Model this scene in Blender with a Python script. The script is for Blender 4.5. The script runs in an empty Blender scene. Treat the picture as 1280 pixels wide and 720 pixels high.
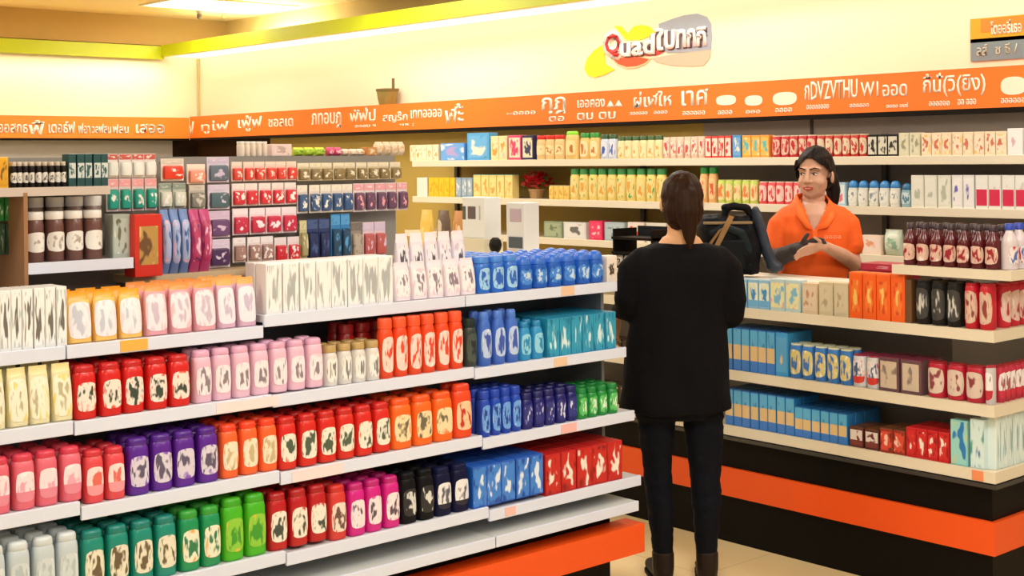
import bpy, bmesh, math, random
from mathutils import Vector, Matrix, noise
random.seed(7)
C = bpy.context.scene.collection
PI = math.pi

# ------------------------------------------------------------------ camera, world, lights, exposure
# room axes: x runs along the near gondola, y runs along the back wall; both in metres
FW = Vector((.663, .749, 0)).normalized(); RT = Vector((.749, -.663, 0)).normalized(); UP = Vector((0, 0, 1))
ROLL = .01
cam = bpy.data.cameras.new('camera'); co = bpy.data.objects.new('camera', cam); C.objects.link(co)
r_ = RT*math.cos(ROLL) - UP*math.sin(ROLL); u_ = UP*math.cos(ROLL) + RT*math.sin(ROLL)
m = Matrix((r_, u_, -FW)).transposed().to_4x4(); m.translation = Vector((0, 0, 1.68)); co.matrix_world = m
cam.sensor_width = 36; cam.lens = 1700/1280*36; cam.shift_y = -(360-199.6)/1280; cam.clip_end = 60
bpy.context.scene.camera = co
w = bpy.data.worlds.new('world'); bpy.context.scene.world = w; w.use_nodes = True
w.node_tree.nodes['Background'].inputs[0].default_value = (1, .98, .96, 1)
w.node_tree.nodes['Background'].inputs[1].default_value = 0.32
vs = bpy.context.scene.view_settings
vs.view_transform = 'Standard'; vs.look = 'None'; vs.exposure = 0.05; vs.gamma = 1.0; vs.use_curve_mapping = False
try: bpy.context.scene.cycles.use_denoising = True
except Exception: pass

def area(name, loc, size, energy, col=(1, .98, .945), rot=(0, 0, 0)):
    l = bpy.data.lights.new(name, 'AREA'); l.shape = 'RECTANGLE'; l.size, l.size_y = size; l.energy = energy; l.color = col
    o = bpy.data.objects.new(name, l); C.objects.link(o); o.location = loc; o.rotation_euler = rot
    return o
# the ceiling luminaires of the shop (their housings are built with the ceiling)
PANELS = [(6.03, 10.68, 1.1, .7, 26), (2.2, 1.6, 1.2, 1.2, 42), (5.3, 2.6, .6, 1.2, 18), (5.2, 5.2, .6, 1.2, 24), (5.4, 7.8, .6, 1.2, 26),
          (2.4, 4.8, 1.2, .6, 30), (2.8, 7.6, 1.2, .6, 40), (3.0, 10.4, 1.2, .6, 45), (-.6, 3.2, 1.2, .6, 30), (3.9, .2, 1.2, .6, 36), (0.2, -1.4, 1.2, 1.2, 60)]
for i, (x, y, sx, sy, e) in enumerate(PANELS): area('ceiling_lamp', (x, y, 3.0), (sx, sy), e)
# strip lamps hidden in the cove over the back wall and along the side wall
area('cove_lamp', (6.24, 7.0, 2.665), (.10, 9.6), 5, (1, .93, .72), (0, math.radians(-18), 0))
area('cove_lamp', (3.6, 11.78, 2.60), (5.0, .08), 8, (1, .95, .72), (math.radians(18), 0, 0))

# ------------------------------------------------------------------ helpers
def lin(c):
    if isinstance(c, str): c = tuple(int(c[i:i+2], 16)/255 for i in (0, 2, 4))
    return tuple(((v/12.92) if v <= .04045 else ((v+.055)/1.055)**2.4) for v in c) + (1,)
MATS = {}
def mat(col, rough=.45, metal=0, emit=0, bump=0, bscale=60, var=0, vscale=8, coat=0, key=None):
    k = (col, rough, metal, emit, bump, bscale, var, vscale, coat)
    if k in MATS: return MATS[k]
    mt = bpy.data.materials.new('mat'); mt.use_nodes = True; nt = mt.node_tree; b = nt.nodes['Principled BSDF']
    b.inputs['Base Color'].default_value = lin(col); b.inputs['Roughness'].default_value = rough; b.inputs['Metallic'].default_value = metal
    if sum(lin(col)[:3]) < .09: b.inputs['Specular IOR Level'].default_value = .12
    if coat: b.inputs['Coat Weight'].default_value = coat
    if emit: b.inputs['Emission Color'].default_value = lin(col); b.inputs['Emission Strength'].default_value = emit
    if var or bump:
        tc = nt.nodes.new('ShaderNodeTexCoord')
        n = nt.nodes.new('ShaderNodeTexNoise'); nt.links.new(tc.outputs['Object'], n.inputs['Vector'])
        n.inputs['Scale'].default_value = vscale if var else bscale; n.inputs['Detail'].default_value = 4
        if var:
            rp = nt.nodes.new('ShaderNodeMix'); rp.data_type = 'RGBA'; L = lin(col)
            rp.inputs[6].default_value = tuple(v*(1-var) for v in L[:3])+(1,); rp.inputs[7].default_value = tuple(min(1, v*(1+var)) for v in L[:3])+(1,)
            nt.links.new(n.outputs['Fac'], rp.inputs[0]); nt.links.new(rp.outputs[2], b.inputs['Base Color'])
        if bump:
            n2 = nt.nodes.new('ShaderNodeTexNoise'); nt.links.new(tc.outputs['Object'], n2.inputs['Vector']); n2.inputs['Scale'].default_value = bscale
            bp = nt.nodes.new('ShaderNodeBump'); bp.inputs['Strength'].default_value = bump; bp.inputs['Distance'].default_value = .01
            nt.links.new(n2.outputs['Fac'], bp.inputs['Height']); nt.links.new(bp.outputs['Normal'], b.inputs['Normal'])
    MATS[k] = mt; return mt

def print_mat(bg, ink, ink2=None, scale=3.2, thr=.55, stretch=(1, 1, 1), band=None):
    """printed label: ground colour, blotches of ink that differ from pack to pack, an optional band of colour at the foot"""
    k = ('p', bg, ink, ink2, scale, thr, stretch, band)
    if k in MATS: return MATS[k]
    mt = bpy.data.materials.new('print'); mt.use_nodes = True; nt = mt.node_tree; b = nt.nodes['Principled BSDF']; N = nt.nodes; L = nt.links
    b.inputs['Roughness'].default_value = .4
    tc = N.new('ShaderNodeTexCoord'); oi = N.new('ShaderNodeObjectInfo')
    mp = N.new('ShaderNodeMapping'); mp.inputs['Scale'].default_value = tuple(scale*s for s in stretch); L.new(tc.outputs['Generated'], mp.inputs['Vector'])
    mul = N.new('ShaderNodeMath'); mul.operation = 'MULTIPLY'; mul.inputs[1].default_value = 37.0; L.new(oi.outputs['Random'], mul.inputs[0])
    n = N.new('ShaderNodeTexNoise'); n.noise_dimensions = '4D'; n.inputs['Scale'].default_value = 1; n.inputs['Detail'].default_value = 1; n.inputs['Distortion'].default_value = .25
    L.new(mp.outputs['Vector'], n.inputs['Vector']); L.new(mul.outputs[0], n.inputs['W'])
    # keep the ink away from the label's rim
    sp = N.new('ShaderNodeSeparateXYZ'); L.new(tc.outputs['Generated'], sp.inputs[0])
    def tri(sock):
        a = N.new('ShaderNodeMath'); a.operation = 'SUBTRACT'; a.inputs[1].default_value = .5; L.new(sock, a.inputs[0])
        c = N.new('ShaderNodeMath'); c.operation = 'ABSOLUTE'; L.new(a.outputs[0], c.inputs[0]); return c.outputs[0]
    mx = N.new('ShaderNodeMath'); mx.operation = 'MAXIMUM'; L.new(tri(sp.outputs[0]), mx.inputs[0]); L.new(tri(sp.outputs[2]), mx.inputs[1])
    mr = N.new('ShaderNodeMapRange'); mr.inputs[1].default_value = .16; mr.inputs[2].default_value = .44; mr.inputs[3].default_value = 0; mr.inputs[4].default_value = .20; L.new(mx.outputs[0], mr.inputs[0])
    sb = N.new('ShaderNodeMath'); sb.operation = 'SUBTRACT'; L.new(n.outputs['Fac'], sb.inputs[0]); L.new(mr.outputs[0], sb.inputs[1])
    rp = N.new('ShaderNodeValToRGB'); e = rp.color_ramp.elements
    e[0].position = thr-.11; e[0].color = lin(bg); e[1].position = thr-.03; e[1].color = lin(ink)
    if ink2:
        q = e.new(max(.01, thr-.38)); q.color = lin(ink2); e.new(thr-.28).color = lin(bg)
    L.new(sb.outputs[0], rp.inputs[0]); out = rp.outputs[0]
    for bd in (() if not band else (band,) if isinstance(band[0], str) else band):
        gt = N.new('ShaderNodeMath'); gt.operation = 'LESS_THAN'; gt.inputs[1].default_value = bd[1]; L.new(sp.outputs[2], gt.inputs[0])
        mi = N.new('ShaderNodeMix'); mi.data_type = 'RGBA'; mi.inputs[7].default_value = lin(bd[0]); L.new(gt.outputs[0], mi.inputs[0]); L.new(out, mi.inputs[6]); out = mi.outputs[2]
    L.new(out, b.inputs['Base Color']); MATS[k] = mt; return mt

def link(name, me, m, parent=None, loc=None, smooth=False):
    if isinstance(me, bmesh.types.BMesh):
        bmesh.ops.recalc_face_normals(me, faces=me.faces[:])
        d = bpy.data.meshes.new(name); me.to_mesh(d); me.free(); me = d
    if m is not None and not me.materials: me.materials.append(m)
    if smooth: me.polygons.foreach_set('use_smooth', [True]*len(me.polygons))
    o = bpy.data.objects.new(name, me); C.objects.link(o)
    if parent: o.parent = parent
    if loc: o.location = loc
    return o
def tag(o, label=None, cat=None, group=None, kind=None):
    if label: o['label'] = label
    if cat: o['category'] = cat
    if group: o['group'] = group
    if kind: o['kind'] = kind
    return o
def empty(name, loc=(0, 0, 0), rz=0):
    o = bpy.data.objects.new(name, None); C.objects.link(o); o.location = loc; o.rotation_euler = (0, 0, rz); o.empty_display_size = .05
    return o
def box(bm, x0, x1, y0, y1, z0, z1, bev=0):
    r = bmesh.ops.create_cube(bm, size=1)['verts']
    for v in r: v.co = Vector((x0 if v.co.x < 0 else x1, y0 if v.co.y < 0 else y1, z0 if v.co.z < 0 else z1))
    if bev:
        es = list({e for v in r for e in v.link_edges}); bmesh.ops.bevel(bm, geom=es, offset=bev, segments=2, affect='EDGES', profile=.5)
    return bm
def B(*a, bev=0):
    return box(bmesh.new(), *a, bev=bev)
def prism(bm, pts, z0, z1):
    lo = [bm.verts.new((x, y, z0)) for x, y in pts]; hi = [bm.verts.new((x, y, z1)) for x, y in pts]
    n = len(pts); bm.faces.new(lo[::-1]); bm.faces.new(hi)
    for i in range(n): bm.faces.new((lo[i], lo[(i+1) % n], hi[(i+1) % n], hi[i]))
    return bm
def sgn(v, p): return math.copysign(abs(v)**p, v)
def ring(bm, cx, cy, z, rx, ry, seg=16, e=2.0):
    p = 2/e
    return [bm.verts.new((cx+rx*sgn(math.cos(2*PI*i/seg), p), cy+ry*sgn(math.sin(2*PI*i/seg), p), z)) for i in range(seg)]
def loft(bm, rings, seg=16, e=2.0):
    """rings: (cx, cy, z, rx, ry) from foot to head, closed at both ends"""
    prev = None
    for k, (cx, cy, z, rx, ry) in enumerate(rings):
        r = ring(bm, cx, cy, z, rx, ry, seg, e)
        if prev is None: bm.faces.new(r[::-1])
        else:
            for i in range(seg): bm.faces.new((prev[i], prev[(i+1) % seg], r[(i+1) % seg], r[i]))
        prev = r
    bm.faces.new(prev)
    return bm

# ------------------------------------------------------------------ products: each builder gives [(part name, mesh, material)], front towards -y, foot at z 0
def patch(rings, e, h, zc, zh, ah, seg=20, off=.0012):
    """a printed label lying on a lofted body: centre height zc, half height zh, half angle ah"""
    def at(u, v):
        z = zc+v*zh; a = -PI/2+u*ah
        for k in range(len(rings)-1):
            if rings[k][2] <= z <= rings[k+1][2]+1e-6: break
        r0, r1 = rings[k], rings[k+1]; t = (z-r0[2])/max(1e-6, r1[2]-r0[2])
        rx = r0[3]+(r1[3]-r0[3])*t+off; ry = r0[4]+(r1[4]-r0[4])*t+off; p = 2/e
        return (rx*sgn(math.cos(a), p), ry*sgn(math.sin(a), p), z)
    bm = bmesh.new(); N = 8
    g = [[bm.verts.new(at(sgn_sq(i/N*2-1, j/N*2-1)[0], sgn_sq(i/N*2-1, j/N*2-1)[1])) for i in range(N+1)] for j in range(N+1)]
    for j in range(N):
        for i in range(N): bm.faces.new((g[j][i], g[j][i+1], g[j+1][i+1], g[j+1][i]))
    return bm
def sgn_sq(u, v):
    # square with well-rounded corners
    return (u*math.sqrt(1-.32*v*v), v*math.sqrt(1-.32*u*u))
def to_me(bm, m, smooth=True):
    bmesh.ops.recalc_face_normals(bm, faces=bm.faces[:]); d = bpy.data.meshes.new('part'); bm.to_mesh(d); bm.free(); d.materials.append(m)
    if smooth:
        d.polygons.foreach_set('use_smooth', [True]*len(d.polygons))
        try: d.set_sharp_from_angle(angle=math.radians(40))
        except Exception: pass
    return d
def P_bottle(w, d, h, col, cap=None, lab=None, shape='shampoo', rough=.3):
    """plastic or glass bottle: body, cap, label"""
    W, D = w/2, d/2; ex = 2.8
    if shape == 'shampoo': pr = [(0, .86, .86), (.02, .98, .98), (.3, 1, 1), (.6, .97, .97), (.76, .95, .93), (.835, .90, .86), (.87, .80, .76)]; cr = [(.87, .79, .76), (.88, .83, .80), (.95, .81, .78), (.985, .74, .70), (1, .6, .55)]; ex = 2.8; lz = (.42, .27, .82)
    elif shape == 'oval': pr = [(0, .8, .8), (.02, .9, .92), (.25, 1, 1), (.55, .98, .98), (.75, .84, .86), (.84, .66, .7)]; cr = [(.84, .6, .66), (.86, .64, .68), (.97, .6, .64), (1, .5, .5)]; ex = 2.3; lz = (.42, .27, .85)
    elif shape == 'slim': pr = [(0, .9, .9), (.02, 1, 1), (.7, 1, 1), (.78, .9, .9), (.82, .8, .8)]; cr = [(.82, .82, .82), (.83, .9, .9), (.98, .88, .88), (1, .8, .8)]; ex = 2.2; lz = (.40, .30, .9)
    elif shape == 'jar': pr = [(0, .92, .92), (.03, 1, 1), (.72, 1, 1), (.80, .93, .93), (.84, .85, .85)]; cr = [(.84, .93, .93), (.85, .97, .97), (.985, .97, .97), (1, .92, .92)]; ex = 2.0; lz = (.40, .20, 1.2)
    elif shape == 'drink': pr = [(0, .9, .9), (.02, 1, 1), (.55, 1, 1), (.66, .9, .9), (.78, .55, .55), (.86, .42, .42)]; cr = [(.86, .5, .5), (.87, .56, .56), (.985, .54, .54), (1, .48, .48)]; ex = 2.0; lz = (.32, .20, 1.15)
    elif shape == 'can': pr = [(0, .88, .88), (.03, 1, 1), (.9, 1, 1), (.95, .92, .92)]; cr = [(.95, .88, .88), (.96, .93, .93), (1, .93, .93)]; ex = 2.0; lz = (.48, .36, 1.1)
    elif shape == 'dome': pr = [(0, .8, .8), (.03, .95, .95), (.3, 1, 1), (.6, .96, .96), (.72, .88, .88)]; cr = [(.72, .84, .84), (.74, .9, .9), (.88, .84, .84), (.96, .6, .6), (1, .3, .3)]; ex = 2.2; lz = (.38, .24, 1.0)
    rings = [(0, 0, z*h, W*a, D*b) for z, a, b in pr]; crr = [(0, 0, z*h, W*a, D*b) for z, a, b in cr]
    out = [('body', to_me(loft(bmesh.new(), rings, 16, ex), mat(col, rough)))]
    out.append(('cap', to_me(loft(bmesh.new(), crr, 16, ex), mat(cap or col, .35))))
    if lab: out.append(('label', to_me(patch(rings, ex, h, lz[0]*h, lz[1]*h, lz[2]), lab)))
    return out
def P_pouch(w, d, h, col, top=None, lab=None):
    """stand-up refill pouch: gusseted foot, flat welded head"""
    W, D = w/2, d/2
    rings = [(0, 0, 0, W*.96, D*.8), (0, 0, .03*h, W, D), (0, 0, .35*h, W*.98, D*.86), (0, 0, .65*h, W*.95, D*.6), (0, 0, .86*h, W*.90, D*.3), (0, 0, .93*h, W*.86, .002), (0, 0, h, W*.86, .0018)]
    bm = bmesh.new(); loft(bm, rings[:5], 16, 3.2)
    out = [('body', to_me(bm, mat(col, .28)))]
    out.append(('welded_top', to_me(loft(bmesh.new(), [(0, 0, .858*h, W*.90, D*.3), (0, 0, .93*h, W*.86, .0025), (0, 0, h, W*.84, .0022)], 16, 3.2), mat(top or col, .3))))
    if lab: out.append(('label', to_me(patch(rings[:5], 3.2, h, .46*h, .36*h, 1.02), lab)))
    return out
def P_box(w, d, h, col, lab=None, lab_h=.8, lid=None, lw=.86):
    out = [('body', to_me(B(-w/2, w/2, -d/2, d/2, 0, h, bev=.0018), mat(col, .4), False))]
    if lid: out.append(('lid_flap', to_me(B(-w/2+.001, w/2-.001, -d/2+.001, d/2-.001, h-.0005, h+.003), mat(lid, .4), False)))
    if lab: out.append(('label', to_me(B(-w/2*lw, w/2*lw, -d/2-.0012, -d/2+.0005, h*(1-lab_h)/2, h*(1+lab_h)/2), lab, False)))
    return out
def P_card(w, d, h, col, blister=None, head=None, win=.55):
    """hanging pack: backing card with a header and a moulded bubble in front"""
    bm = B(-w/2, w/2, -.001, .001, 0, h)
    out = [('card', to_me(bm, mat(col, .45), False))]
    rr = [(0, 0, .06*h, w*.40, .003), (0, -d*.3, .10*h, w*.43, d*.5), (0, -d*.35, .35*h, w*.44, d*.6), (0, -d*.3, (win-.04)*h, w*.42, d*.5), (0, 0, win*h, w*.38, .003)]
    out.append(('blister', to_me(loft(bmesh.new(), rr, 14, 3), blister or mat(col, .2))))
    if head: out.append(('header', to_me(B(-w/2*.94, w/2*.94, -.0022, -.0008, (win+.08)*h, h*.97), head, False)))
    return out
def P_bag(w, d, h, col, lab=None):
    """pillow pack standing on its lower weld"""
    W, D = w/2, d/2
    rings = [(0, 0, 0, W*.98, .003), (0, 0, .06*h, W*.97, D*.35), (0, 0, .25*h, W, D*.9), (0, 0, .5*h, W, D), (0, 0, .75*h, W, D*.85), (0, 0, .92*h, W*.97, D*.3), (0, 0, h, W*.98, .002)]
    out = [('body', to_me(loft(bmesh.new(), rings, 16, 2.8), mat(col, .3)))]
    if lab: out.append(('label', to_me(patch(rings, 2.8, h, .5*h, .34*h, .95), lab)))
    return out

ORD = 'first second third fourth fifth sixth seventh eighth ninth tenth eleventh twelfth thirteenth fourteenth fifteenth sixteenth seventeenth eighteenth nineteenth twentieth'.split()
ROWN = ['front row', 'second row', 'third row', 'fourth row', 'fifth row']
def ordn(i, n):
    if n == 1: return ''
    return ', %s from left' % ORD[i]
def spawn(parts, name, cat, label, group, loc, rz, keep=None, scale=None):
    """first of a kind from its part meshes"""
    root = bpy.data.objects.new(name, parts[0][1]); C.objects.link(root); root.location = loc; root.rotation_euler = (0, 0, rz)
    for pn, me, *_ in parts[1:]:
        if keep is not None and pn not in keep: continue
        c = bpy.data.objects.new(pn, me); C.objects.link(c); c.parent = root
    if scale: root.scale = scale
    return tag(root, label, cat, group)
def dup(root, loc, rz, label, group=None, drop=()):
    r = root.copy(); C.objects.link(r); r.location = loc; r.rotation_euler = (0, 0, rz)
    if label: r['label'] = label
    if group: r['group'] = group
    for ch in list(root.children):
        if ch.name.split('.')[0] in drop: continue
        c = ch.copy(); C.objects.link(c); c.parent = r
    return r

def row(side, z, front, s0, s1, n, parts, name, cat, desc, place, d, rows=1, gap=.004, jit=.0015, rowfirst=True):
    """n packs side by side from s0 to s1 (left to right as one faces the shelf), with further rows behind.
    side 'y': the shelf faces -y, s runs along +x. side 'x': it faces -x, s runs along -y."""
    first = None; group = desc + ' on ' + place; step = (s1-s0)/n
    for r in range(rows):
        for i in range(n):
            s = s0+(i+.5)*step+random.uniform(-jit, jit); f = front+d/2+r*(d+gap)+random.uniform(0, jit*2)
            rz = random.uniform(-.04, .04)
            if side == 'y': loc = (s, f, z)
            else: loc = (f, s, z); rz -= PI/2
            lb = desc+ordn(i, n)+(', '+ROWN[r] if rows > 1 else '')+', '+place
            if first is None: first = spawn(parts, name, cat, lb, group, loc, rz)
            else: dup(first, loc, rz, lb, group, drop=('label',) if r else ())
    return first

# ------------------------------------------------------------------ lettering
def glyphs(items, m, name, parent, depth=.003, bold=.0, rz=0, dy=0):
    """items: (text, centre along the sign, width, centre height, height); local x along the sign, local z up, facing -y; one part per word"""
    out = []
    for txt, sc, wd, zc, hg in items:
        cu = bpy.data.curves.new('glyphs', 'FONT'); cu.body = txt; cu.offset = bold; cu.resolution_u = 2
        o = bpy.data.objects.new('glyphs', cu); C.objects.link(o)
        me = o.to_mesh().copy(); o.to_mesh_clear(); bpy.data.objects.remove(o)
        if not me.vertices: continue
        xs = [v.co.x for v in me.vertices]; ys = [v.co.y for v in me.vertices]
        x0, x1, y0, y1 = min(xs), max(xs), min(ys), max(ys); big = bmesh.new(); big.from_mesh(me); bpy.data.meshes.remove(me)
        for v in big.verts:
            v.co = Vector((sc+(v.co.x-(x0+x1)/2)/(x1-x0)*wd, 0, zc+(v.co.y-(y0+y1)/2)/max(1e-6, y1-y0)*hg))
        ex = bmesh.ops.extrude_face_region(big, geom=big.faces[:])
        for v in ex['geom']:
            if isinstance(v, bmesh.types.BMVert): v.co.y -= depth
        q = link(name, big, m, parent); q.rotation_euler = (0, 0, rz); q.location.y = dy; out.append(q)
    return out
def blobshape(bm, s, z, rx, rz, e=3, dep=.003, seg=20, pts=None):
    P = pts or [(s+rx*sgn(math.cos(2*PI*i/seg), 2/e), z+rz*sgn(math.sin(2*PI*i/seg), 2/e)) for i in range(seg)]
    a = [bm.verts.new((x, 0, y)) for x, y in P]; b = [bm.verts.new((x, -dep, y)) for x, y in P]
    n = len(P); bm.faces.new(b); bm.faces.new(a[::-1])
    for i in range(n): bm.faces.new((a[i], a[(i+1) % n], b[(i+1) % n], b[i]))

# ------------------------------------------------------------------ the shell of the shop
CREAM = mat('f5ebcc', .6, var=.02, vscale=1.5)
BEIGE = mat('dcc07c', .7, var=.04, vscale=1.2)
def struct(name, bm, m, label=None): return tag(link(name, bm, m), kind='structure')
fl = bpy.data.materials.new('floor_tiles'); fl.use_nodes = True; nt = fl.node_tree; bs = nt.nodes['Principled BSDF']
tc = nt.nodes.new('ShaderNodeTexCoord'); br = nt.nodes.new('ShaderNodeTexBrick'); nt.links.new(tc.outputs['Object'], br.inputs['Vector'])
br.offset = 0; br.inputs['Scale'].default_value = 1; br.inputs['Brick Width'].default_value = .6; br.inputs['Row Height'].default_value = .6; br.inputs['Mortar Size'].default_value = .003
br.inputs['Color1'].default_value = lin('e6cf9c'); br.inputs['Color2'].default_value = lin('e2ca96'); br.inputs['Mortar'].default_value = lin('c9b07c')
nt.links.new(br.outputs['Color'], bs.inputs['Base Color']); bs.inputs['Roughness'].default_value = .28
struct('floor', B(-4, 7.2, -4, 13, -.05, 0), fl)
struct('ceiling', B(-4, 7.2, -4, 13, 3.07, 3.15), mat('f3dda0', .8, var=.02, vscale=1))
bm = bmesh.new(); box(bm, 6.5, 6.6, -1, 12.04, 0, 2.76); struct('wall_back', bm, CREAM)
struct('wall_side', B(-4, 6.5, 11.94, 12.04, 0, 2.78), mat('f8f0cc', .6))
struct('wall_upper_back', B(6.78, 6.9, -1, 13, 2.8, 3.07), BEIGE)
struct('wall_upper_side', B(-4, 6.78, 11.90, 12.04, 2.80, 3.07), mat('c9a55e', .75, var=.05))
# cove: lime fascia, white soffit behind it that throws the strip light down the wall
LIME = mat('cddc12', .45, var=.03)
struct('trim_1', B(6.07, 6.10, -1, 11.87, 2.690, 2.800), LIME)
struct('trim_2', B(-4, 6.10, 11.87, 11.90, 2.665, 2.790), LIME)
struct('trim_3', B(6.10, 6.8, -1, 11.94, 2.765, 2.795), mat('fffdf2', .5))
struct('trim_4', B(6.10, 6.16, -1, 11.87, 2.692, 2.765), mat('fffdf2', .5))
struct('trim_5', B(6.484, 6.5, 11.905, 11.935, 2.13, 2.69), mat('cfc48a', .6))
# glowing diffuser of the cove's strip lamp
co_l = empty('cove_light', (6.30, 5.5, 2.70)); tag(co_l, 'long glowing strip light in the lime cove above the cream back wall', 'strip light')
link('housing', B(-.14, .195, -6.4, 6.43, .03, .06), mat('fffdf2', .5), co_l)
link('diffuser', B(-.135, .195, -6.4, 6.43, .003, .03), mat('fffdf0', .5, emit=1.3), co_l)
# the part of the wall under the banner is faced with panels
struct('trim_6', B(6.47, 6.5, -1, 5.5161, 0, 1.915), mat('988f88', .6))
struct('trim_7', B(6.47, 6.5, 5.5161, 10.5821, 0, 1.915), mat('b59a4a', .6, var=.12, vscale=1.5))  # mustard stretch: yellow light on the back panel, put into its colour
struct('trim_8', B(6.47, 6.5, 10.5821, 11.94, 0, 1.915), mat('3a2412', .6))
struct('trim_9', B(-4, 6.2, 11.91, 11.94, 0, 1.90), mat('b5b2ac', .6))
struct('trim_10', B(6.2, 6.5, 11.91, 11.94, 0, 1.90), mat('2a1c10', .6))
struct('trim_11', B(6.462, 6.47, 4.6973, 4.7140, 0, 1.915), mat('3c352f', .6))

# ------------------------------------------------------------------ banner
ORG = mat('f4791c', .5, var=.03, vscale=1.2); BLK = mat('15100c', .5); WHT = mat('fff4e4', .5)
ban = empty('banner_sign', (6.3, 11.75, 1.915)); tag(ban, 'long orange banner lettered in white running along the cream back wall', 'sign')
link('panel', B(0, .17, -13, .0, 0, .205), ORG, ban); link('painted_shade', B(.003, .17, -13, 0, -.022, 0), BLK, ban)  # black strip along the foot paints in the shade under the banner
ban2 = empty('banner_sign', (6.3, 11.75, 1.912)); tag(ban2, 'shorter orange banner lettered in white on the side wall beyond the corner', 'sign')
link('panel', B(-8, -.004, .004, .16, 0, .198), mat('f08c2a', .5, var=.04, vscale=1.2), ban2); link('painted_shade', B(-8, -.004, .006, .16, -.018, 0), BLK, ban2)  # same painted strip of shade below the side banner
def bt(x0, x1, y0, y1, t):
    """lettering between two measured ends of the back banner"""
    return (t, (x0+x1)/2, abs(x1-x0), (y0+y1)/2, abs(y1-y0))
L1 = []
def add(t, s0, s1, z0, z1): L1.append((t, (s0+s1)/2, s1-s0, (z0+z1)/2, z1-z0))
# s runs with -y from the corner
def sb(y): return 11.75-y
for t, y0, y1, z0, z1 in [
    ('ฟัฟ', 12.0314, 11.6658, .035, .165), ('ทูเ่ฟ', 11.5269, 11.0216, .035, .155), ('เฟู้ฟ', 10.8503, 10.4372, .04, .185), ('ชอลเด', 10.3305, 9.9302, .07, .14),
    ('ภทอบฎุ', 9.6460, 9.2100, .03, .17), ('ฟัฟ่ป', 9.0852, 8.7337, .08, .19), ('ลออบ ฯ', 9.0180, 8.7337, .035, .055), ('สญร๊ก', 8.6379, 8.3174, .06, .145), ('ฯร ;', 8.4192, 8.2370, .03, .05),
    ('เททออออ', 8.2771, 7.8960, .085, .15), ('ฬะ้', 7.8581, 7.6443, .04, .18),
    ('--ออออ', 7.1680, 6.8690, .075, .10), ('กฺฎ', 6.8045, 6.5684, .07, .185), ('ตอ', 6.7327, 6.5838, .02, .055),
    ('เออฅอง', 6.4536, 6.2014, .10, .155), ('▲▲', 6.1869, 6.0438, .10, .14), ('ตบ ตบ', 6.4612, 6.1078, .02, .07),
    ('ผ่เฬให', 5.9457, 5.6280, .085, .185), ('ออออออ', 5.9805, 5.8287, .04, .06), ('ออออ', 5.7745, 5.6610, .04, .06),
    ('เาศ', 5.5432, 5.3337, .08, .18), ('ออออออ', 5.5368, 5.3586, .025, .05),
    ('ออออ', 5.2594, 5.1499, .02, .045), ('อออ', 5.0485, 4.9431, .02, .04), ('ออออ', 4.8342, 4.7164, .02, .045),
    ('กDVZVTHU', 4.6284, 4.2809, .08, .185), ('W1', 4.2606, 4.1504, .085, .165), ('ออด', 4.1257, 3.9753, .08, .145),
    ('ออออออออ', 4.6175, 4.4674, .03, .055), ('ออออออ', 4.3320, 4.2102, .03, .05), ('ออออ อบร่', 4.1011, 3.9705, .02, .045),
    ('กิ้นั่(วิ(ยิง)', 3.8807, 3.5291, .065, .19), ('ออออออ', 3.8480, 3.7287, .02, .045), ('ออ อออ', 3.6835, 3.5814, .02, .05),
    ('ออออออ', 3.4473, 3.3212, .02, .045)]:
    add(t, sb(y0), sb(y1), z0, z1)
glyphs(L1, WHT, 'lettering', ban, bold=.012, rz=-PI/2)
for y0, y1, z0, z1 in [(5.2717, 5.1198, .075, .135), (5.0544, 4.9258, .065, .125), (4.8512, 4.6832, .06, .135), (3.4473, 3.3129, .06, .15)]:
    bm = bmesh.new(); blobshape(bm, sb((y0+y1)/2), (z0+z1)/2, (y0-y1)/2, (z1-z0)/2, 2.6); ic = link('round_pictogram', bm, mat('f6ead2', .5), ban); ic.rotation_euler = (0, 0, -PI/2)
L2 = [(t, (x0+x1)/2-6.3, x1-x0, (z0+z1)/2, z1-z0) for t, x0, x1, z0, z1 in [
    ('ออสกธ', 4.4697, 4.7297, .045, .125), ('ฟื้', 4.7368, 4.8806, .03, .16), ('เตอธ์ฟ', 4.9169, 5.1603, .045, .15),
    ('ฟอา', 5.1902, 5.3034, .04, .135), ('วลฟสม', 5.3186, 5.5029, .045, .13), ('ฟสม', 5.5184, 5.6750, .045, .13), ('เสออ', 5.7463, 6.0372, .045, .135)]]
glyphs(L2, WHT, 'lettering', ban2, bold=.02)

# ------------------------------------------------------------------ shop logo on the back wall
def wy(px): return None
lg = empty('shop_logo', (6.5, 0, 0), -PI/2); tag(lg, 'shop logo of yellow, red and grey blobs with outlined white lettering above banner', 'logo')
def LP(pts): return [(-y, z) for y, z in pts]
def shape(name, pts, m, dep, parent=lg):
    b_ = bmesh.new(); blobshape(b_, 0, 0, 0, 0, dep=dep, pts=LP(pts)); return link(name, b_, m, parent)
shape('yellow_blob', [(6.4025, 2.4478), (6.3894, 2.3132), (6.3008, 2.2708), (6.3904, 2.2438), (6.4887, 2.2275), (6.5573, 2.2473), (6.5875, 2.2924), (6.5635, 2.3561), (6.5014, 2.4062), (6.4252, 2.4387)], mat('f0f010', .5), .006)
shape('yellow_leaf', [(6.3041, 2.5630), (6.2382, 2.5524), (6.1807, 2.5006), (6.1225, 2.5432), (6.0583, 2.5485), (5.9881, 2.5324), (5.9467, 2.4982), (5.9610, 2.4735), (6.0739, 2.4508), (6.1958, 2.4596), (6.2533, 2.5166)], mat('f2f018', .5), .006)
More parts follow.
